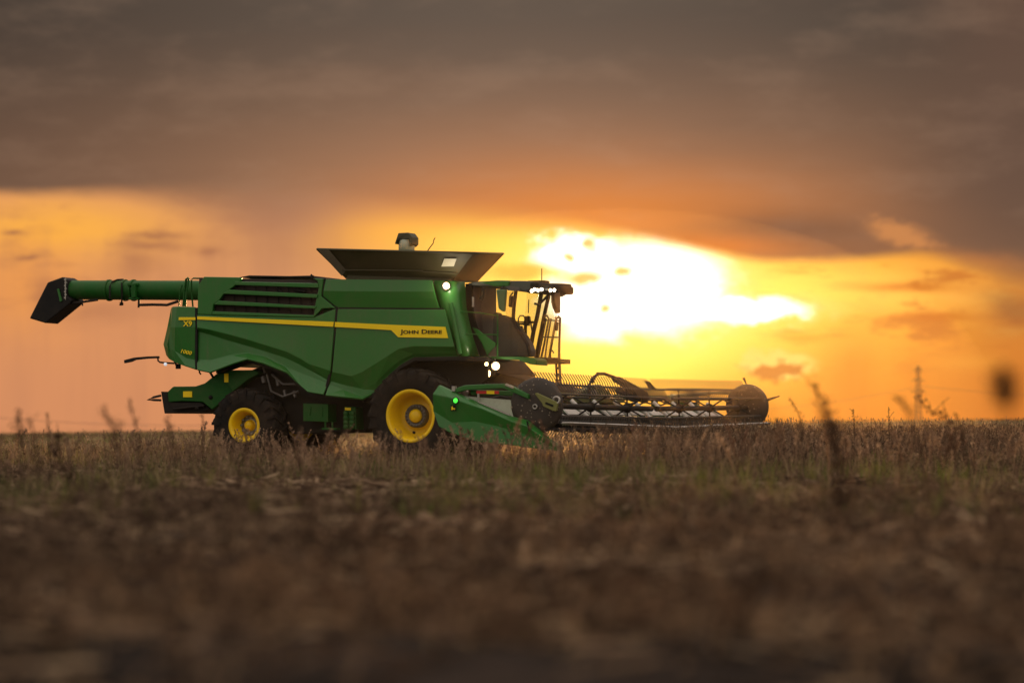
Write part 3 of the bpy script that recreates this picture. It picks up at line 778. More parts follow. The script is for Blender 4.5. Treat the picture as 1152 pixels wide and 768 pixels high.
# rear ladder hoops beside the engine deck
b = MB()
b.tube([L(206, 344.6, -1.3), L(207.4, 330, -1.3), L(209.4, 314, -1.3), L(211.4, 312.6, -1.3), L(212.4, 314, -1.3), L(209.6, 330, -1.3), L(208.4, 344.6, -1.3)], .028, 6)
b.tube([L(217, 345, -1.3), L(215.6, 330, -1.3), L(215.4, 314.6, -1.3), L(217.4, 313, -1.3), L(229, 313.2, -1.3)], .02, 6)
b.tube([L(201.4, 344.6, -1.2), L(202.6, 328, -1.2), L(205, 320, -1.2)], .02, 6)
b.build('deck_handrail', GREEN2, H)

# straw chopper and spreader at the tail
b = MB().pp([(188.4, 440.4), (194.6, 434.6), (219.6, 434.4), (230, 431), (247, 417.4), (253, 416), (262, 440), (252, 450), (238.4, 460.6), (228, 452), (205, 451), (189.5, 452)], -1.2, 2.5)
b.build('straw_spreader', GREEN2, H, bevel=.02)
b = MB().pp([(181, 440.2), (188.2, 440.4), (190, 452), (206, 451.4), (229, 452.6), (236, 460), (228, 463), (206, 463.8), (185, 465)], -1.1, 2.3)
b.build('spreader_housing', DARK, H, bevel=.01)
b = MB().pp([(192, 453), (226, 453), (230, 456), (194, 458)], -1.18, .1).tube([L(195, 460, -1.2), L(230, 456, -1.2)], .03, 6)
b.box(L(222, 458, -1.2), (.10, .06, .06)); b.build('spreader_drive', DARK, H)
MB().pp([(206, 440), (216, 440), (216, 446.6), (206, 446.6)], -1.215, .012).build('warning_decal', DECAL, H)
MB().pp([(252.2, 420), (256.8, 420), (256.8, 429.8), (252.2, 429.8)], -1.315, .012).build('warning_decal', DECAL, H)
b = MB().pp([(246.6, 417.6), (250, 416.4), (286, 416), (292, 420), (280, 426), (262, 440), (254, 430)], -1.30, 2.6); b.build('rear_frame', GREEN2, H, bevel=.02)
b = MB().lathe([(0, -.02), (.05, -.02), (.05, .02)], L(237, 446.6, -1.21), 'y', 12); b.build('frame_bolt', BLACK, H)
b = MB().tube([L(181, 450, 0), L(173, 449.8, 0), L(166, 449.8, 0), L(173, 446.6, 0), L(181, 444.8, 0)], .03, 6); b.build('tow_hook', DARK, H)
b = MB().pp([(139.4, 405), (143, 404), (151, 402), (165, 400.8), (178, 400.4), (178.4, 402.8), (165, 403.4), (152, 404.8), (147, 407), (139.8, 408.4)], -1.5, .06)
b.tube([L(177.6, 401, -1.47), L(177.8, 405.6, -1.47), L(180, 407.4, -1.47), L(186, 408, -1.45), L(196, 408.6, -1.4)], .022, 6)
b.tube([L(196, 405, -1.45), L(199, 412, -1.45)], .03, 6); b.box(L(200.5, 412, -1.4), (.10, .08, .12))
b.build('light_arm', BLACK, H)
b = MB().lathe([(0, -.02), (.04, -.01), (.04, .02), (0, .02)], L(186, 409.6, -1.48), 'y', 12); b.build('marker_lamp', glow('lit_white_marker', (.8, .85, .95), .5), H)
b = MB().tube([L(224, 415.5, -1.5), L(224.5, 419, -1.5), L(226, 421, -1.5)], .02, 5); b.build('tail_hook', DARK, H)
MB().tube([L(236, 418, -1.3), L(240, 424.6, -1.3)], .03, 5).build('stay_rod', DARK, H)

# chassis and underbody
b = MB()
b.pp([(262, 425), (300, 409), (322, 420), (345, 441), (408, 449), (425, 442), (440, 423), (466, 404), (545, 403), (560, 420), (520, 445), (440, 452), (410, 486), (330, 488), (300, 470)], -1.0, 2.4)
b.build('chassis', DARK, H, bevel=.02)
b = MB().box((-4.3, 0, .95), (.5, 2.6, .42)).box((-4.3, 0, 1.35), (.7, .9, .7)); b.build('rear_axle', DARK, H, bevel=.03)
b = MB().tube([(0, -1.3, 1.09), (0, 1.3, 1.09)], .26, 16).box((0, 0, 1.2), (.7, 1.6, .6)); b.build('front_axle', DARK, H, bevel=.03)
b = MB().pp([(341, 453.6), (369, 454.4), (369, 474.4), (341, 473.4)], -1.45, .5)
b.pp([(347, 457), (350, 457), (349, 467), (347, 467)], -1.465, .02).pp([(361, 458), (363, 458), (363, 468), (361, 468)], -1.465, .02)
b.build('side_box', GREEN2, H, bevel=.02)
b = MB().pp([(362, 481), (378, 481.2), (378, 483.2), (362, 483)], -1.6, .25).tube([L(366, 474, -1.45), L(366, 481.5, -1.45)], .02).tube([L(374, 474, -1.45), L(374, 481.5, -1.45)], .02)
b.build('step', GREEN2, H)
b = MB().pp([(387, 457), (400, 457.6), (401, 483), (386, 483)], -1.4, .5)
for i in range(4):
    for j in range(2): b.lathe([(0, -.05), (.07, -.04), (.07, .03)], L(389.5+j*7, 465+i*5, -1.41), 'y', 10)
b.build('gearbox', GREEN2, H, bevel=.02)
MB().pp([(388, 458.2), (394.6, 458.4), (394.6, 461.4), (388, 461.2)], -1.42, .012).build('warning_decal', DECAL, H)
b = MB()
for px, py, r_ in ((296, 427, .09), (312, 430, .07), (297, 416, .06), (320, 442, .06), (331, 443, .06)):
    b.tube([L(px, py-3, -1.15), L(px+1.5, py+4, -1.2)], r_*.7, 8)
b.tube([L(300, 421, -1.2), L(305, 440, -1.2), L(318, 446, -1.2), L(336, 440, -1.2)], .03, 6)
b.tube([L(306, 421, -1.1), L(318, 432, -1.2), L(336, 432, -1.1)], .035, 6)
b.build('hydraulic_valve', mat('grimy_steel', (.16, .14, .13), .45, .5, dust=.5), H)

# wheels -----------------------------------------------------------------------
def wheel(px, py, ly, Rt, wd, Rr, depth, hub_r, hubtype, nlug):
    """near wheel: outer face at ly, tyre radius Rt, rim radius Rr"""
    c = L(px, py, ly); c = Vector((c.x, ly+wd/2, Rt-.012))
    w = empty('wheel', c); w.parent = H
    h = wd/2
    t = MB()
    prof = [(Rr, -h*.86), (Rr+.06, -h*.98), (Rr+(Rt-Rr)*.45, -h*1.02), (Rt-.14, -h*.99), (Rt-.07, -h*.90), (Rt-.045, -h*.6), (Rt-.035, 0),
            (Rt-.045, h*.6), (Rt-.07, h*.90), (Rt-.14, h*.99), (Rr+(Rt-Rr)*.45, h*1.02), (Rr+.06, h*.98), (Rr, h*.86)]
    t.lathe(prof, (0, 0, 0), 'y', 64)
    for k in range(nlug):
        for s in (-1, 1):
            th = 2*math.pi*(k+(.5 if s > 0 else 0))/nlug
            for i in range(5):
                f0, f1 = i/5, (i+1)/5
                def P(f, rr, da): 
                    tt = th+.26*f*(1 if True else 1)+da; y = s*h*(.02+.98*f)
                    drop = .0 if f < .75 else (f-.75)*.34
                    return Vector((math.cos(tt)*(rr-drop), y, math.sin(tt)*(rr-drop)))
                da = .030
                vs = [P(f0, Rt-.06, -da), P(f0, Rt-.06, da), P(f0, Rt, da*.8), P(f0, Rt, -da*.8), P(f1, Rt-.06, -da), P(f1, Rt-.06, da), P(f1, Rt, da*.8), P(f1, Rt, -da*.8)]
                t.add(vs, [(0, 1, 2, 3), (4, 7, 6, 5), (0, 4, 5, 1), (1, 5, 6, 2), (2, 6, 7, 3), (3, 7, 4, 0)])
            # lug tail running down the shoulder
            tt = th+.26
            u = Vector((math.cos(tt), 0, math.sin(tt))); v_ = Vector((-math.sin(tt), 0, math.cos(tt)))
            t.box(u*(Rt-.15)+Vector((0, s*h*1.0, 0)), (.22, .05, .07), Matrix((u, Vector((0, 1, 0)), v_)).transposed())
    t.build('tyre', RUBBER, w)
    r = MB()
    r.lathe([(Rr+.035, -h*.86), (Rr+.04, -h*.93), (Rr+.01, -h*.95), (Rr-.035, -h*.93), (Rr-.05, -h*.84), (Rr-.075, -h*.70), (Rr-.085, -h*.45), (Rr-.10, -h*.3),
             (Rr-.12, -h+depth*.9), (Rr-.16, -h+depth), (hub_r+.05, -h+depth+.02), (hub_r, -h+depth-.02), (0, -h+depth-.02)], (0, 0, 0), 'y', 56)
    r.lathe([(Rr+.03, h*.8), (Rr-.05, h*.8), (Rr-.09, -h+depth+.06), (.1, -h+depth+.06)], (0, 0, 0), 'y', 40)
    rim = r.build('rim', YELLOW, w)
    hb = MB()
    if hubtype == 'front':
        hb.lathe([(hub_r, -h+depth), (hub_r, -h+depth-.16), (hub_r-.03, -h+depth-.18), (hub_r*.62, -h+depth-.18), (hub_r*.60, -h+depth-.15)], (0, 0, 0), 'y', 40)
        for k in range(18):
            th = 2*math.pi*k/18; hb.lathe([(0, -.05), (.022, -.05), (.024, 0)], (math.cos(th)*hub_r*.84, -h+depth-.18, math.sin(th)*hub_r*.84), 'y', 8)
        hb.build('hub', mat('hub_steel', (.13, .12, .11), .5, .5, dust=.4), w)
        MB().lathe([(hub_r*.58, -h+depth-.14), (hub_r*.55, -h+depth-.22), (hub_r*.3, -h+depth-.26), (hub_r*.12, -h+depth-.27), (0, -h+depth-.27)], (0, 0, 0), 'y', 32).build('hub_cap', YELLOW, w)
        MB().lathe([(0, -.01), (.035, -.01), (.035, .02)], (-.12, -h+depth-.005, -.38), 'y', 10).build('valve_hole', BLACK, w)
    else:
        hb.lathe([(hub_r, -h+depth), (hub_r*.9, -h+depth-.12), (hub_r*.5, -h+depth-.16), (0, -h+depth-.17)], (0, 0, 0), 'y', 32)
        hb.build('hub', YELLOW, w)
        nb = MB().lathe([(hub_r+.02, -.012), (hub_r+.13, -.012), (hub_r+.13, .01)], (0, -h+depth-.012, 0), 'y', 32)
        for k in range(10):
            th = 2*math.pi*k/10; nb.lathe([(0, -.09), (.03, -.09), (.032, 0)], (math.cos(th)*(hub_r+.085), -h+depth+.0, math.sin(th)*(hub_r+.085)), 'y', 8)
        nb.build('wheel_nuts', mat('nut_steel', (.2, .19, .17), .4, .6), w)
    return w
fw = wheel(461, 468, -1.90, 1.09, .80, .575, .50, .27, 'front', 22)
rw = wheel(274, 477, -1.82, .875, .70, .375, .36, .12, 'rear', 20)
for w in (fw, rw):
    o = copy_tree(w, H); o.location = (w.location.x, -w.location.y, w.location.z); o.rotation_euler = (0, 0, math.pi)
# parts set on at the wheel arch of the front wheel
b = MB().pp([(466, 401), (548, 401), (556, 406), (500, 408), (470, 407)], -1.5, 1.0); b.build('fender', BLACK, H, bevel=.03)

# cab --------------------------------------------------------------------------
CY = 1.0
b = MB()
roofp = [(526, 318.6), (535, 316.6), (560, 315.6), (592, 315.8), (601, 317), (602, 319), (601, 326), (595, 329.4), (585, 326.4), (575, 326.6), (560, 322), (545, 321.6), (527, 321)]
b.pp(roofp, -CY-.06, 2*CY+.12); roof = b.build('cab_roof', mat('roof_trim', (.055, .062, .05), .5, dust=.3), H, bevel=.04, seg=3)
b = MB().pp([(536, 317), (560, 315.2), (574, 315.4), (572, 322.4), (556, 322.2), (549, 320)], -CY-.10, 1.4); b.build('roof_cap', GREEN, H, bevel=.03)
# front lip that carries the work lights, seen past the roof's near corner
lip = L(601, 322, -CY).x
b = MB().box((lip+.05, 0, L(601, 322, -CY).z), (.22, 2*CY+.30, .19)); b.build('light_bar', BLACK, H, bevel=.05)
b = MB().pp([(566, 320.6), (584, 323), (585, 327.2), (573, 326)], -CY-.09, .02).pp([(571, 324.2), (580, 325.4), (580, 327.6), (571, 326.6)], -CY-.11, .04); b.build('side_grille', mat('grille_trim', (.10, .085, .08), .5), H)
# back wall, floor and frame
zf = L(560, 402, -CY).z; zr = L(560, 323, -CY).z
xb, xf = L(527, 360, -CY).x, L(590, 360, -CY).x
b = MB().box((xb+.02, -.22, (zf+zr)/2), (.08, 2*CY-.50, zr-zf+.12)); b.build('cab_back_wall', WALLM, H)
b = MB().pp([(517, 400.6), (548, 400.6), (585, 401), (600, 402.6), (603, 404.6), (604, 410.6), (596, 409.6), (582, 404.6), (560, 404), (517, 405)], -CY-.35, .7); b.build('cab_floor', GREEN2, H, bevel=.02)
def pillar(px, name='cab_pillar', r=.05, ly=-CY): return MB().tube([L(*p, ly) for p in px], r, 8).build(name, BLACK, H)
b = MB().pp([(523.5, 319), (531, 319.4), (531, 345), (534, 362), (541, 382), (548, 400.6), (540, 400.6), (534, 384), (528, 362), (525, 346)], -CY-.03, .08); b.build('cab_pillar', BLACK, H)
pillar([(580.5, 327), (578.2, 345), (577.4, 358), (580, 366), (588, 378), (594, 388), (596, 400)], r=.045)
def far(p, dy): return Vector((p.x, dy, p.z))
pl = [L(580.5, 327, -CY), L(578.2, 345, -CY), L(578, 370, -CY), L(582, 400, -CY)]
MB().tube([M(609, 330, lip-.05), M(604.6, 355, lip-.12), M(600.4, 372, lip-.18), M(597, 390, lip-.25)], .05, 8).build('cab_pillar', BLACK, H)
MB().tube([M(617.4, 332, lip+.02), M(612, 356, lip-.05), M(607.4, 380, lip-.15), M(603, 402, lip-.3)], .045, 8).build('cab_pillar', BLACK, H)
b = MB().tube([M(602, 341.6, lip-.05), M(606, 342.6, lip-.05), M(612, 337, lip-.02), M(616.5, 332, lip)], .03, 6); b.build('wiper_arm', BLACK, H)
# glass: near door, far door, windscreen
x0, x1 = L(532, 360, -CY).x, L(578, 360, -CY).x
MB().pp([(541, 322), (579, 327), (577.6, 358), (595, 390), (596, 400), (548, 400), (544, 378), (541, 350)], -CY, .012).build('door_glass', GLASS, H)
MB().prism([(x0, zf), (x1+.4, zf), (x1+.1, zr), (x0, zr)], CY-.012, CY).build('door_glass', GLASS, H)
rows = []
for k in range(5):
    f = k/4; zz = zr+(zf-zr)*f; xx = L(580, 327, -CY).x+.28-.30*f*f
    rows.append([(xx+.26*math.cos((j/8-.5)*math.pi)-.26*0, -CY+2*CY*j/8, zz) for j in range(9)])
MB().grid(rows, True).build('windscreen', GLASS, H)
# dark lower door, console, seat, steering wheel
MB().pp([(559, 355), (562, 353.6), (570, 356.4), (576, 361), (581, 367), (589, 377.4), (595, 387), (598, 395), (597, 401), (560, 401)], -CY+.03, .30).build('door_panel', mat('door_trim', (.035, .026, .022), .7), H, bevel=.02)
b = MB().box((xb+.45, -.2, zf+.62), (.16, .56, .65)).box((xb+.7, -.2, zf+.38), (.6, .56, .16)).box((xb+.40, -.2, zf+.98), (.12, .32, .16)); b.build('driver_seat', SEATM, H, bevel=.05)
b = MB().box((xb+.65, -.2, zf+.16), (.4, .4, .32)); b.build('seat_base', BLACK, H)
b = MB().tube([(x1-.1, .05, zf), (x1-.25, .05, zf+.75)], .05, 8).lathe([(.17, -.02), (.19, 0), (.17, .02), (.15, 0)], (x1-.27, .05, zf+.80), 'z', 24, close=True); b.build('steering_wheel', BLACK, H)
b = MB().tube([L(594.4, 352, -.3), L(594.8, 337, -.3)], .012, 5).box(L(597, 362.4, -.3), (.32, .05, .05)).box(L(593.4, 361, -.3), (.09, .09, .22)).tube([L(592.5, 364, -.3), L(591, 376, -.3)], .025, 6); b.build('display_arm', BLACK, H)
b = MB().tube([L(545, 324, -.95), L(543, 332, -.95), L(541, 337, -.95)], .05, 6); b.build('coat_hook', BLACK, H)
b = MB().pp([(531, 368), (537, 370), (557.6, 386), (557, 389), (548, 400), (542, 386)], -CY-.06, .03); b.build('door_brace', GREEN, H, bevel=.008)
# mirrors
b = MB().pp([(557.8, 325.4), (569.6, 325.8), (567.4, 350.6), (564.6, 350.4), (560.4, 347)], -CY-.40, .10); mr = b.build('mirror', mirrormat(), H, bevel=.03)
b = MB().tube([L(564, 326, -CY-.35), L(566, 322.4, -CY-.1)], .03, 6); q = b.build('mirror_bracket', BLACK, mr)
b = MB().pp([(572.4, 333), (577.6, 332.4), (576, 345.6), (571.6, 345)], -CY-.30, .08); mr = b.build('mirror', BLACK, H, bevel=.02)
b = MB().tube([L(574, 333, -CY-.27), L(577, 329, -CY-.05)], .02, 6); b.build('mirror_bracket', BLACK, mr)
b = MB().prismx([(M(p[0], p[1], lip+.1).y, M(p[0], p[1], lip+.1).z) for p in ((621.4, 329), (628, 329.4), (628, 352), (626, 352.4), (623.4, 347), (621.6, 340))], lip+.06, lip+.16); mr = b.build('mirror', mat('far_mirror', (.07, .035, .02), .5), H, bevel=.02)
b = MB().tube([M(624.6, 331, lip+.1), M(624, 324, lip+.1)], .03, 6); b.build('mirror_bracket', BLACK, mr)
b = MB().prismx([(M(p[0], p[1], lip+.02).y, M(p[0], p[1], lip+.02).z) for p in ((618, 318.6), (630, 319), (637.8, 319.6), (638.6, 322), (637, 324), (638.2, 328.4), (628, 328.6), (618, 327.6))], lip-.1, lip+.14); b.build('roof_corner', BLACK, H, bevel=.04)
b = MB().tube([L(609.5, 318, .0), L(609.5, 302, .0)], .012, 5).box(L(606, 317.6, .0), (.42, .3, .07)); b.build('roof_antenna', BLACK, H)
# near handrails of the cab door
b = MB().tube([L(513, 350, -1.55), L(540, 352, -1.45), L(560, 355, -1.4)], .014, 5).tube([L(517, 375.6, -1.55), L(559.6, 376.4, -1.4)], .014, 5).tube([L(559.8, 353, -1.4), L(559.8, 401, -1.4)], .018, 5); b.build('cab_handrail', GREEN2, H)
b = MB().tube([L(532.4, 334, -CY-.06), L(532.2, 345, -CY-.06)], .03, 6); b.build('door_handle', STEEL, H)

# far-side landing with its rails and ladder
fy = 1.9
def rail(pts, r=.02): return [L(a, b_, fy) for a, b_ in pts], r
b = MB()
for pts, r in (([(583.6, 374), (583.2, 358), (585, 355), (589, 355), (590.6, 358), (590.2, 368), (588, 377)], .02),
               ([(592, 377), (592.6, 358), (594, 355.6), (596, 356.4), (598.6, 372)], .02), ([(578, 361.4), (600, 362.6)], .018),
               ([(611.6, 360), (613.4, 355.6), (615.6, 355), (617.4, 358.6), (612.6, 385), (607.6, 408)], .026),
               ([(614.4, 358), (609.6, 383), (604.6, 408)], .022), ([(620, 358), (615.4, 385), (612.4, 408)], .022),
               ([(624.6, 356.6), (626, 358), (621.4, 382), (617, 408)], .03), ([(626.6, 362), (625.6, 372)], .05),
               ([(627.2, 358), (628.6, 355.8), (630.2, 357.6), (629.4, 380), (628.8, 404), (630.6, 431)], .03),
               ([(611, 379), (629, 379.4)], .018), ([(606, 403), (629, 403.6)], .03), ([(620, 408), (619, 396), (621.4, 394), (623, 397)], .02),
               ([(610, 360), (629, 360.6)], .016)):
    b.tube([L(a, c_, fy) for a, c_ in pts], r, 6)
b.build('landing_handrail', mat('rail_paint', (.03, .03, .022), .5), H)
b = MB().pp([(600, 403), (630, 403.6), (630, 408.6), (600, 409)], fy-.3, .7); b.build('landing', DARK, H, bevel=.01)
b = MB()
for px in (625.6, 629.6): b.tube([L(px, 408, fy+.2), L(px+1.4, 436, fy+.2)], .028, 6)
for py in (414, 421, 428): b.tube([L(625.8, py, fy+.2), L(630.6, py, fy+.2)], .03, 6)
b.build('ladder', DARK, H)

# lamps ------------------------------------------------------------------------
def lamp(p, r, nrm, m=LAMP, name='work_lamp'):
    rot = Vector(nrm).normalized().to_track_quat('Y', 'Z').to_matrix()
    hb = MB().lathe([(0, -.12), (r*.8, -.11), (r*1.15, -.02), (r*1.15, .02), (r*.98, .02), (r*.95, -.005)], (0, 0, 0), 'y', 20)
    hb.v = [tuple(Vector(p)+rot@Vector(v)) for v in hb.v]; o = hb.build(name, BLACK, H)
    ln = MB().lathe([(r*.95, 0), (r*.7, .02), (r*.3, .03), (0, .032)], (0, 0, 0), 'y', 20)
    ln.v = [tuple(Vector(p)+rot@Vector(v)) for v in ln.v]; ln.build('lens', REFL if m is LAMP else m, o)
    if m is LAMP:
        bu = MB().lathe([(r*.62, .026), (r*.5, .045), (r*.25, .055), (0, .058)], (0, 0, 0), 'y', 16)
        bu.v = [tuple(Vector(p)+rot@Vector(v)) for v in bu.v]; bu.build('bulb', m, o)
    return o
lamp(L(502, 321.5, -1.72), .085, (.2, -1, -.1))
lamp(L(557.6, 411.6, -1.55), .095, (.25, -1, .0))
b = MB().tube([L(557, 403, -1.5), L(557.2, 409, -1.5)], .02, 6).tube([L(549.4, 404, -1.5), L(549.6, 424, -1.5)], .022, 6); b.build('lamp_bracket', DARK, H)
lamp(L(547.4, 409.4, -1.52), .045, (.1, -1, 0), AMBER, 'marker_lamp')
b = MB().pp([(550, 416.6), (551.6, 418.6), (551, 422), (550, 423.6)], -1.55, .02); b.build('marker_lamp', AMBER, H)
xl = lip+.17
for px, py in ((597.4, 327.2), (600.8, 325.6), (604.4, 326.4), (608.4, 325.6), (618.4, 326.6), (622.8, 326.2)):
    lamp(M(px, py, xl), .05, (1, -.5, -.08))
H2 = H
# light that the two side lamps throw on the machine and the added glare veil beside them
for p, e in ((L(502, 321.5, -1.90), 16), (L(557.6, 411.6, -1.74), 18)):
    ld = bpy.data.lights.new('work_lamp_light', 'POINT'); ld.energy = e; ld.shadow_soft_size = .07; ld.color = (1, .84, .6)
    lo = bpy.data.objects.new('work_lamp_light', ld); COL.objects.link(lo); lo.parent = H; lo.location = p

# feeder house -------------------------------------------------------------------
b = MB().prism([(.9, 2.05), (1.3, 2.15), (3.9, 1.55), (3.9, .75), (1.2, 1.0)], -.8, .8); b.build('feeder_house', DARK, H, bevel=.03)
b = MB().tube([(1.4, -.95, 1.2), (3.4, -.95, .95)], .06, 10).tube([(2.2, -.92, 1.7), (3.6, -.92, 1.35)], .03, 8).tube([(1.2, -.9, 1.9), (2.6, -.98, 1.6), (3.8, -.9, 1.55)], .03, 8); b.build('lift_cylinder', DARK, H)

# cutting header -------------------------------------------------------------------
sh = L(604, 456, -7.25); XR = sh.x
HW = 7.3
def reel_z(y): return sh.z-.03*(1-abs(y)/HW) + (.04 if y > 0 else 0)*abs(y)/HW
zc = L(633, 475.8, -7.2).z; XC = L(633, 475.8, -7.2).x      # cutter bar
def cut_z(y): return zc-.10*(1-abs(y)/HW)
print('header', XR, sh.z, XC, zc)
for o_, nm in ((0, 'a'),):
    pass
# deck, back sheet, frame beams (hinged in the middle: two wings)
b = MB()
for s in (-1, 1):
    b.prism([(XC-.16, zc-.15), (XC-.16, zc-.11), (XR-1.15, zc+.12), (XR-1.15, zc-.02)], s*HW, s*.02)
b.build('header_deck', DARK, H)
for s in (-1, 1):
    b = MB(); n = 46
    vs = []
    for i in range(n+1):
        y = s*(HW-.25-(HW-1.05)*i/n)
        for (x, z) in ((XC-.22, zc+.0), (XR-1.1, zc+.16)): vs.append((x, y, z-.06*(1-abs(y)/HW)))
    b.add(vs, [(2*i, 2*i+1, 2*i+3, 2*i+2) for i in range(n)])
    for i in range(0, n+1, 2):
        y = s*(HW-.25-(HW-1.05)*i/n); b.box(((XC-.22+XR-1.1)/2, y, zc+.09-.06*(1-abs(y)/HW)), (abs(XC-.22-XR+1.1), .03, .025), Matrix.Rotation(math.atan2(.16, abs(XC-.22-XR+1.1)), 3, 'Y'))
    b.build('draper_belt', BELT, H)
b = MB().box((XR-1.2, 0, zc+.16), (.05, 2*HW, .34)); b.build('back_sheet', GREEN2, H)
b = MB().box((XR-1.35, 0, zc+.62), (.16, 2*HW, .11)).box((XR-1.35, -4, zc+.3), (.14, .14, .6)).box((XR-1.35, 4, zc+.3), (.14, .14, .6)).box((XR-1.35, 0, zc+.3), (.2, 2.4, .6)).box((XR-1.35, 0, zc-.02), (.2, 2*HW, .2)); b.build('header_frame', GREEN2, H, bevel=.02)
# pale guards repeated along the back of the deck
for i in range(10):
    y = -HW+1.0+i*1.38
    pr = [(-.40, .0), (.40, .0), (.36, .07), (.20, .16), (-.02, .20), (-.24, .16), (-.37, .07)]; hj = .85+.3*((i*7) % 5)/5
    top_ = [(XR-.55-t*1.4, y+u, zc+.19+t*hj) for u, t in pr]; n_ = len(pr)
    b = MB().add(top_+[(x_-.03, y_, z_-.02) for x_, y_, z_ in top_], [tuple(range(n_)), tuple(range(2*n_-1, n_-1, -1))]+[(k_, k_+n_, (k_+1) % n_+n_, (k_+1) % n_) for k_ in range(n_)])
    b.tube([(XR-.5, y+.62, zc+.12), (XR-.9, y+.62, zc+.5)], .05, 6)
    b.build('deck_guard', GUARD, H)
# cutter bar with guard teeth
b = MB(); n = 40
for i in range(n):
    y0, y1 = -HW+2*HW*i/n, -HW+2*HW*(i+1)/n
    vs = []
    for y in (y0, y1):
        z = cut_z(y); vs += [(XC-.05, y, z-.012), (XC-.05, y, z+.010), (XC+.0, y, z+.008), (XC+.0, y, z-.008)]
    b.add(vs, [(0, 1, 5, 4), (1, 2, 6, 5), (2, 3, 7, 6), (3, 0, 4, 7)])
b.build('cutter_bar', STEEL, H)
b = MB(); k = int(2*HW/.15)
for i in range(k):
    y = -HW+.08+i*.15; z = cut_z(y)
    b.add([(XC, y-.03, z), (XC, y+.03, z), (XC+.15, y, z+.012), (XC, y, z+.035), (XC, y, z-.05)], [(0, 2, 3), (3, 2, 1), (1, 2, 4), (4, 2, 0)])
o = b.build('knife_guards', STEEL, H); o['kind'] = 'stuff'
b = MB()
for i in range(22):
    y = -HW+.3+i*.66; z = cut_z(y); b.box((XC-.35, y, z-.10), (.5, .22, .04), Matrix.Rotation(R(14), 3, 'Y'))
b.build('skid_plate', DARK, H)
# reels
RR = .44
for s in (-1, 1):
    rl = empty('reel', (XR, s*(HW/2), sh.z)); rl.parent = H
    y0, y1 = s*(HW-.12), s*.18
    def P(y, ang, r, dx=0): return (math.cos(ang)*r+dx, y-s*(HW/2), reel_z(y)-sh.z+math.sin(ang)*r)
    MB().tube([P(y0, 0, 0), P(y1, 0, 0)], .06, 12).build('reel_tube', DARK, rl)
    for k in range(6):
        an = R(92)+k*math.pi/3
        b = MB().tube([P(y0, an, RR), P(y1, an, RR)], .024, 6)
        nt_ = int(abs(y1-y0)/.155)
        for i in range(nt_+1):
            y = y0+(y1-y0)*i/nt_; p = Vector(P(y, an, RR)); up = -1 if math.sin(an) < -.3 else 1
            b.tube([p, p+Vector((-.03, -.01, .10*up)), p+Vector((-.12, -.02, .24*up))], .0105, 4, cap=False)
        b.build('tine_bar', mat('reel_paint', (.03, .022, .016), .55) if k == 0 and s == -1 else bpy.data.materials['reel_paint'], rl)
    ns_ = 3
    for i in range(ns_):
        y = y0+(y1-y0)*(i+.3)/3.0; b = MB().lathe([(0, -.03), (.11, -.02), (.11, .02), (0, .03)], P(y, 0, 0), 'y', 18)
        for k in range(6):
            an = R(92)+k*math.pi/3
            b.tube([P(y, an, .05), P(y, an, RR)], .019, 6)
        b.build('reel_spider', DARK, rl)
for j, (zz, am, ph) in enumerate(((.47, .035, 0.), (.53, .03, 1.3))):
    b = MB(); b.tube([(XR-1.22, -HW+.5+i*.16, zc+zz+am*math.sin(i*.9+ph)*math.cos(i*.37+2*ph)) for i in range(88)], .022, 5); b.build('hydraulic_line', DARK, H)
# end shields of the reel
for s in (-1, 1):
    c = Vector((XR, s*(HW-.03), sh.z+(.07 if s > 0 else 0)))
    b = MB().lathe([(0, -.05), (.30, -.05), (.50, -.03), (.56, .0), (.565, .03), (.55, .03), (.5, .0), (0, -.01)], c, 'y', 56); so = b.build('reel_shield', SHIELD, H)
    g = np.random.default_rng(5+s); b = MB()
    for _ in range(60):
        r_, t_ = .54*math.sqrt(g.random()), g.uniform(0, 6.28); q = .006+.012*g.random()**2
        b.lathe([(0, -.004), (q, -.003), (q, .003)], (c.x+math.cos(t_)*r_, c.y-.056+.03*(r_/.55)**4, c.z+math.sin(t_)*r_), 'y', 6)
    b.build('mud_specks', mat('dried_mud', (.30, .24, .18), .8), so)['kind'] = 'stuff'
    if s < 0:
        b = MB().lathe([(.03, -.02), (.055, -.02), (.055, .02), (.03, .02)], L(602, 457.4, c.y-.06), 'y', 20, close=True); b.build('bearing_ring', STEEL, so)
        b = MB()
        for an in (R(100), R(20)):
            pass
b = MB()
for a0, a1 in (((836.4, 425), (839.6, 432)), ((864, 449.6), (877, 445.4))):
    p, q = L(a0[0], a0[1], HW), L(a1[0], a1[1], HW); b.tube([p, q], .04, 5, .015)
b.build('tine_finger', DARK, H)
# end arm with the pale yellow-green cover on the near shield
b = MB().pp([(601.4, 442.8), (603.4, 441.6), (625, 451.4), (627.4, 454), (625.4, 462.4), (622.6, 462.2), (611, 457), (609.4, 453)], -HW-.16, .07); b.build('reel_arm_cover', mat('olive_cover', (.16, .16, .035), .5, dust=.3), H, bevel=.01)
b = MB().pp([(614, 452), (622.6, 455.4), (622, 457.6), (613, 454)], -HW-.17, .02); b.build('cover_slot', BLACK, H)
b = MB().lathe([(.05, -.02), (.085, -.02), (.085, .02), (.05, .02)], L(626, 450, -HW-.12), 'y', 16, close=True); b.build('arm_eye', STEEL, H)
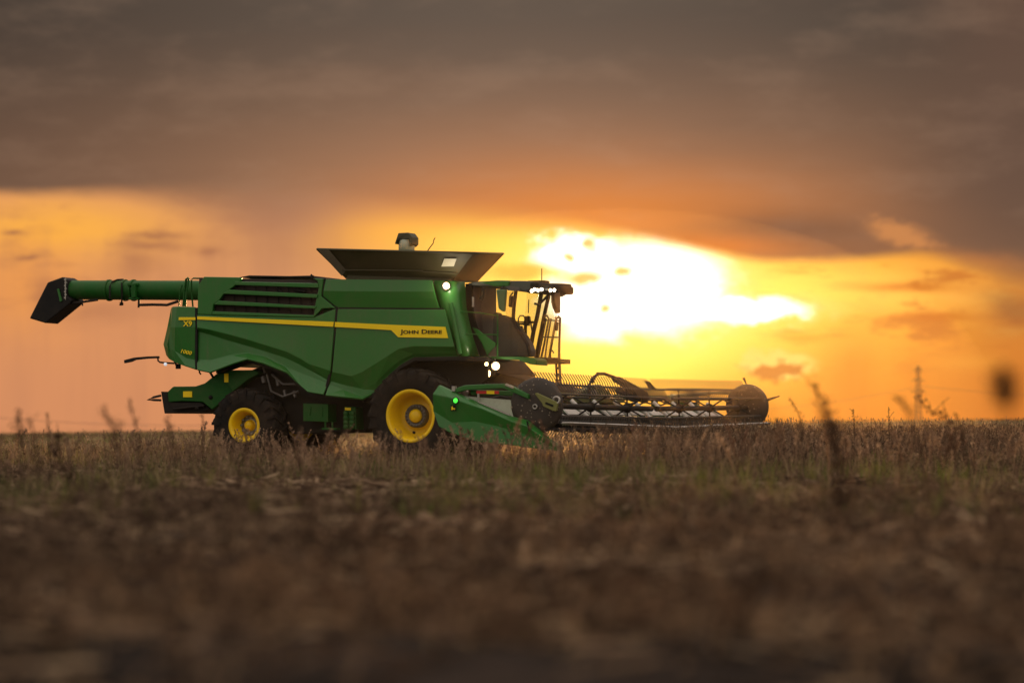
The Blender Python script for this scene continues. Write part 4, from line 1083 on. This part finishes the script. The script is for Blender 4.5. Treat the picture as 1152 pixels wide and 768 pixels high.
# green arm above the divider
b = MB().pp([(511, 440), (514, 436), (523, 433.2), (545, 432), (568, 431.6), (573, 433), (594, 443.4), (594, 448.4), (588, 446), (571, 438.6), (566, 436.6), (540, 437.6), (524, 438.6), (513, 441.6)], -HW-.12, .14); b.build('reel_arm', GREEN, H, bevel=.012)
b = MB().pp([(569, 431.2), (577, 434.6), (577, 437), (568, 433)], -HW-.15, .04).box(L(511, 437, -HW-.1), (.07, .1, .10)); b.build('arm_joint', STEEL, H)
# divider at each end
def divider(flip=False):
    cols = [[(494, 433.2), (487, 443), (487.5, 462), (494, 480)], [(506, 438.5), (503, 445.8), (508, 475), (505, 486)], [(537, 452.5), (542, 459), (535, 474), (537, 497)],
            [(573.7, 468), (575, 473.4), (565, 480.5), (570, 500)], [(592, 472.4), (592, 478.6), (590, 488), (592, 503)], [(615.4, 492), (617, 496), (618, 501), (620, 506)], [(632, 503), (632, 504.4), (632, 506), (632, 508)]]
    dep = [-7.42, -7.58, (-7.52, -7.52, -7.52, -7.52, -7.54, -7.54, -7.54), (-7.56, -7.56, -7.56, -7.56, -7.55, -7.54, -7.54)]
    rows = col3(cols, dep)
    back = [[Vector((p.x, -7.30, p.z)) for p in rows[0]]]
    allr = back+rows+[[Vector((p.x, -7.30, p.z)) for p in rows[-1]]]
    if flip: allr = [[Vector((p.x, -p.y, p.z)) for p in r] for r in allr]
    b = MB(); b.grid(allr)
    o = b.build('crop_divider', GREEN, H, bevel=.02); return o
dv = divider(); far_dv = divider(True)
for v in far_dv.data.vertices: v.co.x = min(v.co.x, XR+.3); v.co.z = max(v.co.z, .35)
MB().pp([(592, 473.4), (593.4, 473.8), (596, 484), (595, 486)], -7.60, .02).build('divider_seam', BLACK, dv)
lamp_o = lamp(L(512.6, 450.4, -7.60), .055, (0, -1, .05), LAMPG, 'indicator_lamp')
e = MB().pp([(506.6, 455.2), (512.6, 455.4), (512.8, 461.8), (506.8, 461.8)], -7.60, .015).build('emblem', BLACK, dv, bevel=.004)
MB().pp([(507.6, 460.4), (508.0, 458.6), (507.4, 457.2), (508.4, 457.6), (508.9, 456.2), (509.3, 457.6), (509.4, 458.8), (511.4, 458.9), (512.2, 459.8), (511.4, 459.9), (511.6, 460.9), (510.8, 460.2), (509.2, 460.3), (508.4, 461.2)], -7.607, .006).build('emblem_figure', DECAL, e)
# pale inner panel, polished edge and reflector between divider and reel
MB().pp([(520, 444.6), (527, 445.8), (574, 449.8), (580, 470), (573, 467), (537, 453)], -7.28, .04).build('inner_panel', LIGHTP, H)
MB().pp([(536.6, 452), (540, 451.8), (572.6, 465.2), (573.4, 467.6), (566, 464.6)], -7.44, .03).build('edge_strip', STEEL, H)
rf = MB().pp([(536, 439.2), (561, 439.4), (561, 443), (536, 442.6)], -7.36, .03).build('reflector', RED, H)
MB().pp([(547.4, 439), (556, 439.2), (556, 443.1), (547.4, 442.9)], -7.365, .01).build('yellow_band', DECAL, rf)
MB().tube([L(538.2, 442.6, -7.35), L(538, 451.6, -7.35)], .025, 6).build('reflector_post', STEEL, H)
MB().lathe([(0, -.08), (.10, -.06), (.10, .06)], L(521, 441.6, -7.2), 'y', 12).build('hose_coupler', mat('coupler', (.28, .20, .17), .4, .5), H)
# humped covers and hose arch seen over the reel
xk = XR-1.25
def ypoly(pix, lx): return [(M(a, b_, lx).y, M(a, b_, lx).z) for a, b_ in pix]
b = MB().prismx(ypoly([(640, 446), (659, 436.4), (664, 433), (674, 432.4), (682, 440), (690, 446), (700, 448), (700, 453), (640, 453)], xk), xk-.12, xk+.06); b.build('frame_cover', mat('olive_frame', (.10, .11, .03), .55, dust=.4), H, bevel=.02)
b = MB().prismx(ypoly([(752, 452), (753.4, 446), (757, 444), (775, 442.4), (800, 440.2), (822, 439.6), (822, 443.6), (800, 443.4), (772, 447.6), (768, 452)], xk), xk-.12, xk+.06); b.build('frame_cover', bpy.data.materials['olive_frame'], H, bevel=.02)
xh = XR-.35
for pts, r in (([(661.6, 444), (662.6, 434), (666, 425.6), (672, 421), (677, 420), (683, 421.6), (690, 425)], .028), ([(666.5, 430), (670, 422.4), (674, 420.6)], .03),
               ([(672, 420.4), (680, 420.4), (692, 424.6)], .035)):
    MB().tube([M(a, b_, xh) for a, b_ in pts], r, 8).build('hydraulic_hose', DARK, H)
MB().prismx(ypoly([(690.6, 424), (694, 423.6), (712, 433), (725, 441), (729, 448), (722, 452), (716, 446), (706, 437), (692, 428.4)], xh), xh-.08, xh+.08).build('center_reel_arm', DARK, H, bevel=.02)
b = MB()
for p, q in (((695, 437.6), (728, 450)), ((706, 439), (724, 448)), ((694, 440), (716, 451))): b.tube([M(*p, xh-.3), M(*q, xh-.3)], .045, 6)
b.build('center_brace', DARK, H)
MB().prismx(ypoly([(726.4, 428.4), (729, 429), (736.4, 438.4), (733.6, 438.6)], xh), xh-.05, xh+.05).build('tilt_lever', DARK, H)
b = MB()
for p in ((664, 441.6), (669, 441)): b.box(M(p[0], p[1], xk+.1), (.04, .16, .12))
b.build('hose_clamp', STEEL, H)

# ------------------------------------------------------------------ pylon and cables, far behind the field
PYD = 900.0
def W(px, py, d): q = ray(px, py); return CAM+q*d
base = W(1033, 470, PYD); gz = float(ground_z(base.x, base.y)); top = W(1033, 411, PYD).z
ptow = empty('transmission_pylon', (base.x, base.y, gz)); tag(ptow, 'tall lattice power pylon standing beyond the field on the right', 'pylon')
hgt = top-gz; b = MB()
def wd(f): return 1.25*(1-f)+.40*f
lv = np.linspace(0, 1, 15)
PYM = mat('pylon_steel', (.05, .045, .04), .6, .3)
cor = lambda f: [Vector((sx*wd(f), sy*wd(f), hgt*f)) for sx, sy in ((-1, -1), (1, -1), (1, 1), (-1, 1))]
for i in range(14):
    a, c = cor(lv[i]), cor(lv[i+1])
    for k in range(4):
        b.tube([a[k], c[k]], .09, 4, cap=False); b.tube([a[k], c[(k+1) % 4]], .06, 4, cap=False); b.tube([a[(k+1) % 4], c[k]], .06, 4, cap=False)
b.build('mast', PYM, ptow)
for f, w_ in ((.66, 2.5), (.80, 2.0), (.93, 1.5)):
    b = MB()
    for s in (-1, 1):
        for sy in (-.5, .5): b.tube([(0, sy, hgt*f), (s*w_, 0, hgt*f)], .10, 4).tube([(0, sy, hgt*(f+.045)), (s*w_, 0, hgt*f)], .08, 4)
    b.build('cross_arm', PYM, ptow)
CABM = mat('cable_metal', (.10, .08, .07), .6, .3)
for i, (p0, p1, p2, lab) in enumerate((((1036, 434), (1095, 440), (1230, 446), 'thin power cable running right from the lattice pylon to the frame edge'),
                           ((1030, 435), (950, 450), (700, 462), 'thin power cable running left from the lattice pylon towards the harvester'),
                           ((-60, 464), (60, 474), (330, 476), 'thin power cable low in the sky left of the harvester'))):
    d = PYD if i < 2 else 700
    a, m_, c = W(*p0, d), W(*p1, d), W(*p2, d)
    o_ = a.copy(); pts = []
    for k in range(17):
        t = k/16; x = p0[0]+(p2[0]-p0[0])*t
        # parabola through the three pixels
        x0, x1, x2 = p0[0], p1[0], p2[0]
        y = p0[1]*(x-x1)*(x-x2)/((x0-x1)*(x0-x2))+p1[1]*(x-x0)*(x-x2)/((x1-x0)*(x1-x2))+p2[1]*(x-x0)*(x-x1)/((x2-x0)*(x2-x1))
        pts.append(W(x, y, d))
    tag(MB().tube(pts, .055, 4).build('power_cable', CABM), lab, 'power cable', 'power cables')

# ------------------------------------------------------------------ tall weeds that stand against the sky
WSTEM = plant_material('weed_stem', (.055, .036, .026), .2); WHEAD = plant_material('weed_head', (.075, .045, .03), .3)
def weed(dist, pix, label, head=.5, hw=.035, dense=1.0, seed=0, name='tall_weed', leafy=False, nbr=None):
    """pix: the stem's course from its base upwards, in the photo's pixels at that distance"""
    g = np.random.default_rng(seed+100)
    pts = [W(a, b_, dist) for a, b_ in pix]
    bx = pts[0]; gz_ = float(ground_z(bx.x, bx.y))
    root = Vector((bx.x, bx.y, gz_-.02))
    if pts[0].z > gz_+.05: pts = [root]+pts
    else: pts[0] = root
    for i in range(1, len(pts)): pts[i].y += g.uniform(-.06, .06)
    # resample
    cum = [0]
    for i in range(1, len(pts)): cum.append(cum[-1]+(pts[i]-pts[i-1]).length)
    def at(f):
        s = f*cum[-1]
        for i in range(1, len(pts)):
            if s <= cum[i] or i == len(pts)-1:
                k = (s-cum[i-1])/max(cum[i]-cum[i-1], 1e-6); return pts[i-1].lerp(pts[i], k)
    o = empty(name, root); tag(o, label, 'weed', 'tall weeds against the sky')
    st = MB(); st.tube([at(k/10)-root for k in range(11)], .006, 5, .003)
    for _ in range(int(6*dense) if nbr is None else nbr):
        f = g.uniform(.25, .95); p = at(f)-root; e = p+Vector((g.uniform(-1, 1), g.uniform(-.5, .5), g.uniform(.4, 1.2)))*hw*2.2
        st.tube([p, p.lerp(e, .5)+Vector((0, 0, .01)), e], .004, 4)
    st.build('stem', WSTEM, o)
    hd = MB(); n = int(90*dense)
    hd.tube([at(1-head*k/6)-root for k in range(7)], .006, 5)
    for _ in range(n):
        f = 1-head*g.random()**1.1; p = at(min(f, 1))-root; rr = hw*(.35+.65*math.sin(math.pi*min(1, max(.08, (1-f)/max(head, .01)))))
        c = p+Vector((g.normal()*rr*.55, g.normal()*rr*.55, g.normal()*rr*.5)); dr = Vector((g.normal(), g.normal(), g.normal()+.6)).normalized(); sd = dr.cross(Vector(g.normal(size=3))).normalized()
        l, w_ = hw*g.uniform(.3, .75), hw*g.uniform(.08, .22)
        hd.add([c, c+dr*l*.5-sd*w_, c+dr*l, c+dr*l*.5+sd*w_], [(0, 1, 2, 3)])
    hd.build('leaf_cluster' if leafy else 'seed_head', WHEAD, o)
    return o
weed(24, [(24, 520), (23, 485), (21, 461)], 'weed with a blurred round head at the far left edge', .35, .07, seed=1)
weed(24, [(44, 520), (38, 488), (31, 470)], 'short weed leaning left beside the leftmost round head', .5, .05, seed=2)
weed(30, [(57, 520), (55, 488), (53.6, 464)], 'slim straight weed left of the twin blurred stalks', .5, .035, seed=3)
weed(22, [(134, 520), (127, 478), (121, 470), (116.6, 457)], 'bent weed with a crooked head, left one of the twin blurred stalks', .35, .055, 1.2, seed=4)
weed(26, [(158, 520), (152.6, 478), (150, 466), (145.6, 450)], 'tall leaning weed, right one of the twin blurred stalks', .6, .045, 1.2, seed=5)
weed(26, [(196, 525), (193, 485), (188.6, 471)], 'forked dark weed left of the rear wheel', .35, .06, seed=6)
weed(34, [(229, 520), (228.6, 485), (228, 465)], 'faint slim weed just beside the rear tyre', .5, .035, .7, seed=7)
weed(36, [(905, 520), (900, 468), (893, 456), (889, 449)], 'short bowed weed right of the far reel end', .5, .06, .9, seed=8)
weed(23, [(944, 545), (931, 468), (921, 446), (916.4, 430)], 'tall branching weed right of the header with drooping seed heads', .5, .062, 1.4, seed=9)
weed(24, [(940, 530), (934, 468), (928.6, 447)], 'shorter stalk touching the tall branching weed', .25, .055, .8, seed=10)
weed(44, [(961, 500), (960.4, 470), (959.6, 460)], 'small weed tip halfway between tall branching weed and pylon', .4, .06, .6, seed=11)
weed(48, [(1000, 500), (1000.4, 470), (1000, 457.6)], 'small sharp pointed weed tip nearest left of the leaning weed', .5, .05, .6, seed=12)
weed(20, [(1040, 530), (1024, 468), (1016, 456), (1008.6, 446)], 'dark weed leaning left in front of the pylon foot', .4, .05, 1.1, seed=13)
weed(32, [(1078, 520), (1062, 468), (1048, 463), (1038, 454), (1033, 444)], 'arching weed sweeping right from the pylon with open seed heads', .6, .085, 1.3, seed=14)
weed(30, [(1090, 520), (1078, 472), (1074, 464)], 'low weed right of the arching weed', .4, .05, .7, seed=15)
weed(9.3, [(1143, 640), (1138, 500), (1134.6, 445), (1132.5, 421)], 'large blurred dark flower head close to the lens at right', .095, .048, 4.0, seed=16, nbr=0)
weed(22, [(946, 565), (946, 545), (944, 515), (936, 472)], 'broad dark leafy weed blurred below the tall branching weed', .8, .10, 2.2, seed=17, leafy=True)
weed(26, [(268, 540), (272, 520), (280, 494)], 'dark leafy weed standing in front of the rear wheel', .7, .06, 1.0, seed=18, leafy=True)
weed(30, [(76, 540), (62, 505), (66, 490)], 'spreading dark weed below the slim straight weed at left', .7, .10, 1.2, seed=19, leafy=True)

# ------------------------------------------------------------------ thin scattering volume added to imitate lens glare over cab and header
def dust():
    m = bpy.data.materials.new('veil_volume'); m.use_nodes = True; nt = m.node_tree; nt.nodes.clear()
    out = nt.nodes.new('ShaderNodeOutputMaterial'); v = nt.nodes.new('ShaderNodeVolumePrincipled')
    v.inputs['Color'].default_value = (1, .66, .34, 1); v.inputs['Density'].default_value = .0038; v.inputs['Anisotropy'].default_value = .66
    nt.links.new(v.outputs[0], out.inputs['Volume'])
    b = MB().lathe([(math.sin(math.pi*i/20)*1.0, -math.cos(math.pi*i/20)) for i in range(21)], (0, 0, 0), 'z', 40)
    c = CO+ex*4.2+ey*.5; b.v = [(x*8.5, y*10.5, z*4.6) for x, y, z in b.v]
    o = b.build('glare_veil', m); o.location = (c.x, c.y, 1.2); o.rotation_euler = (0, 0, -A)
    tag(o, 'thin golden veil added for lens glare round the cab and the cutting header', 'glare veil', kind='stuff')
dust()
SC.cycles.volume_bounces = 0
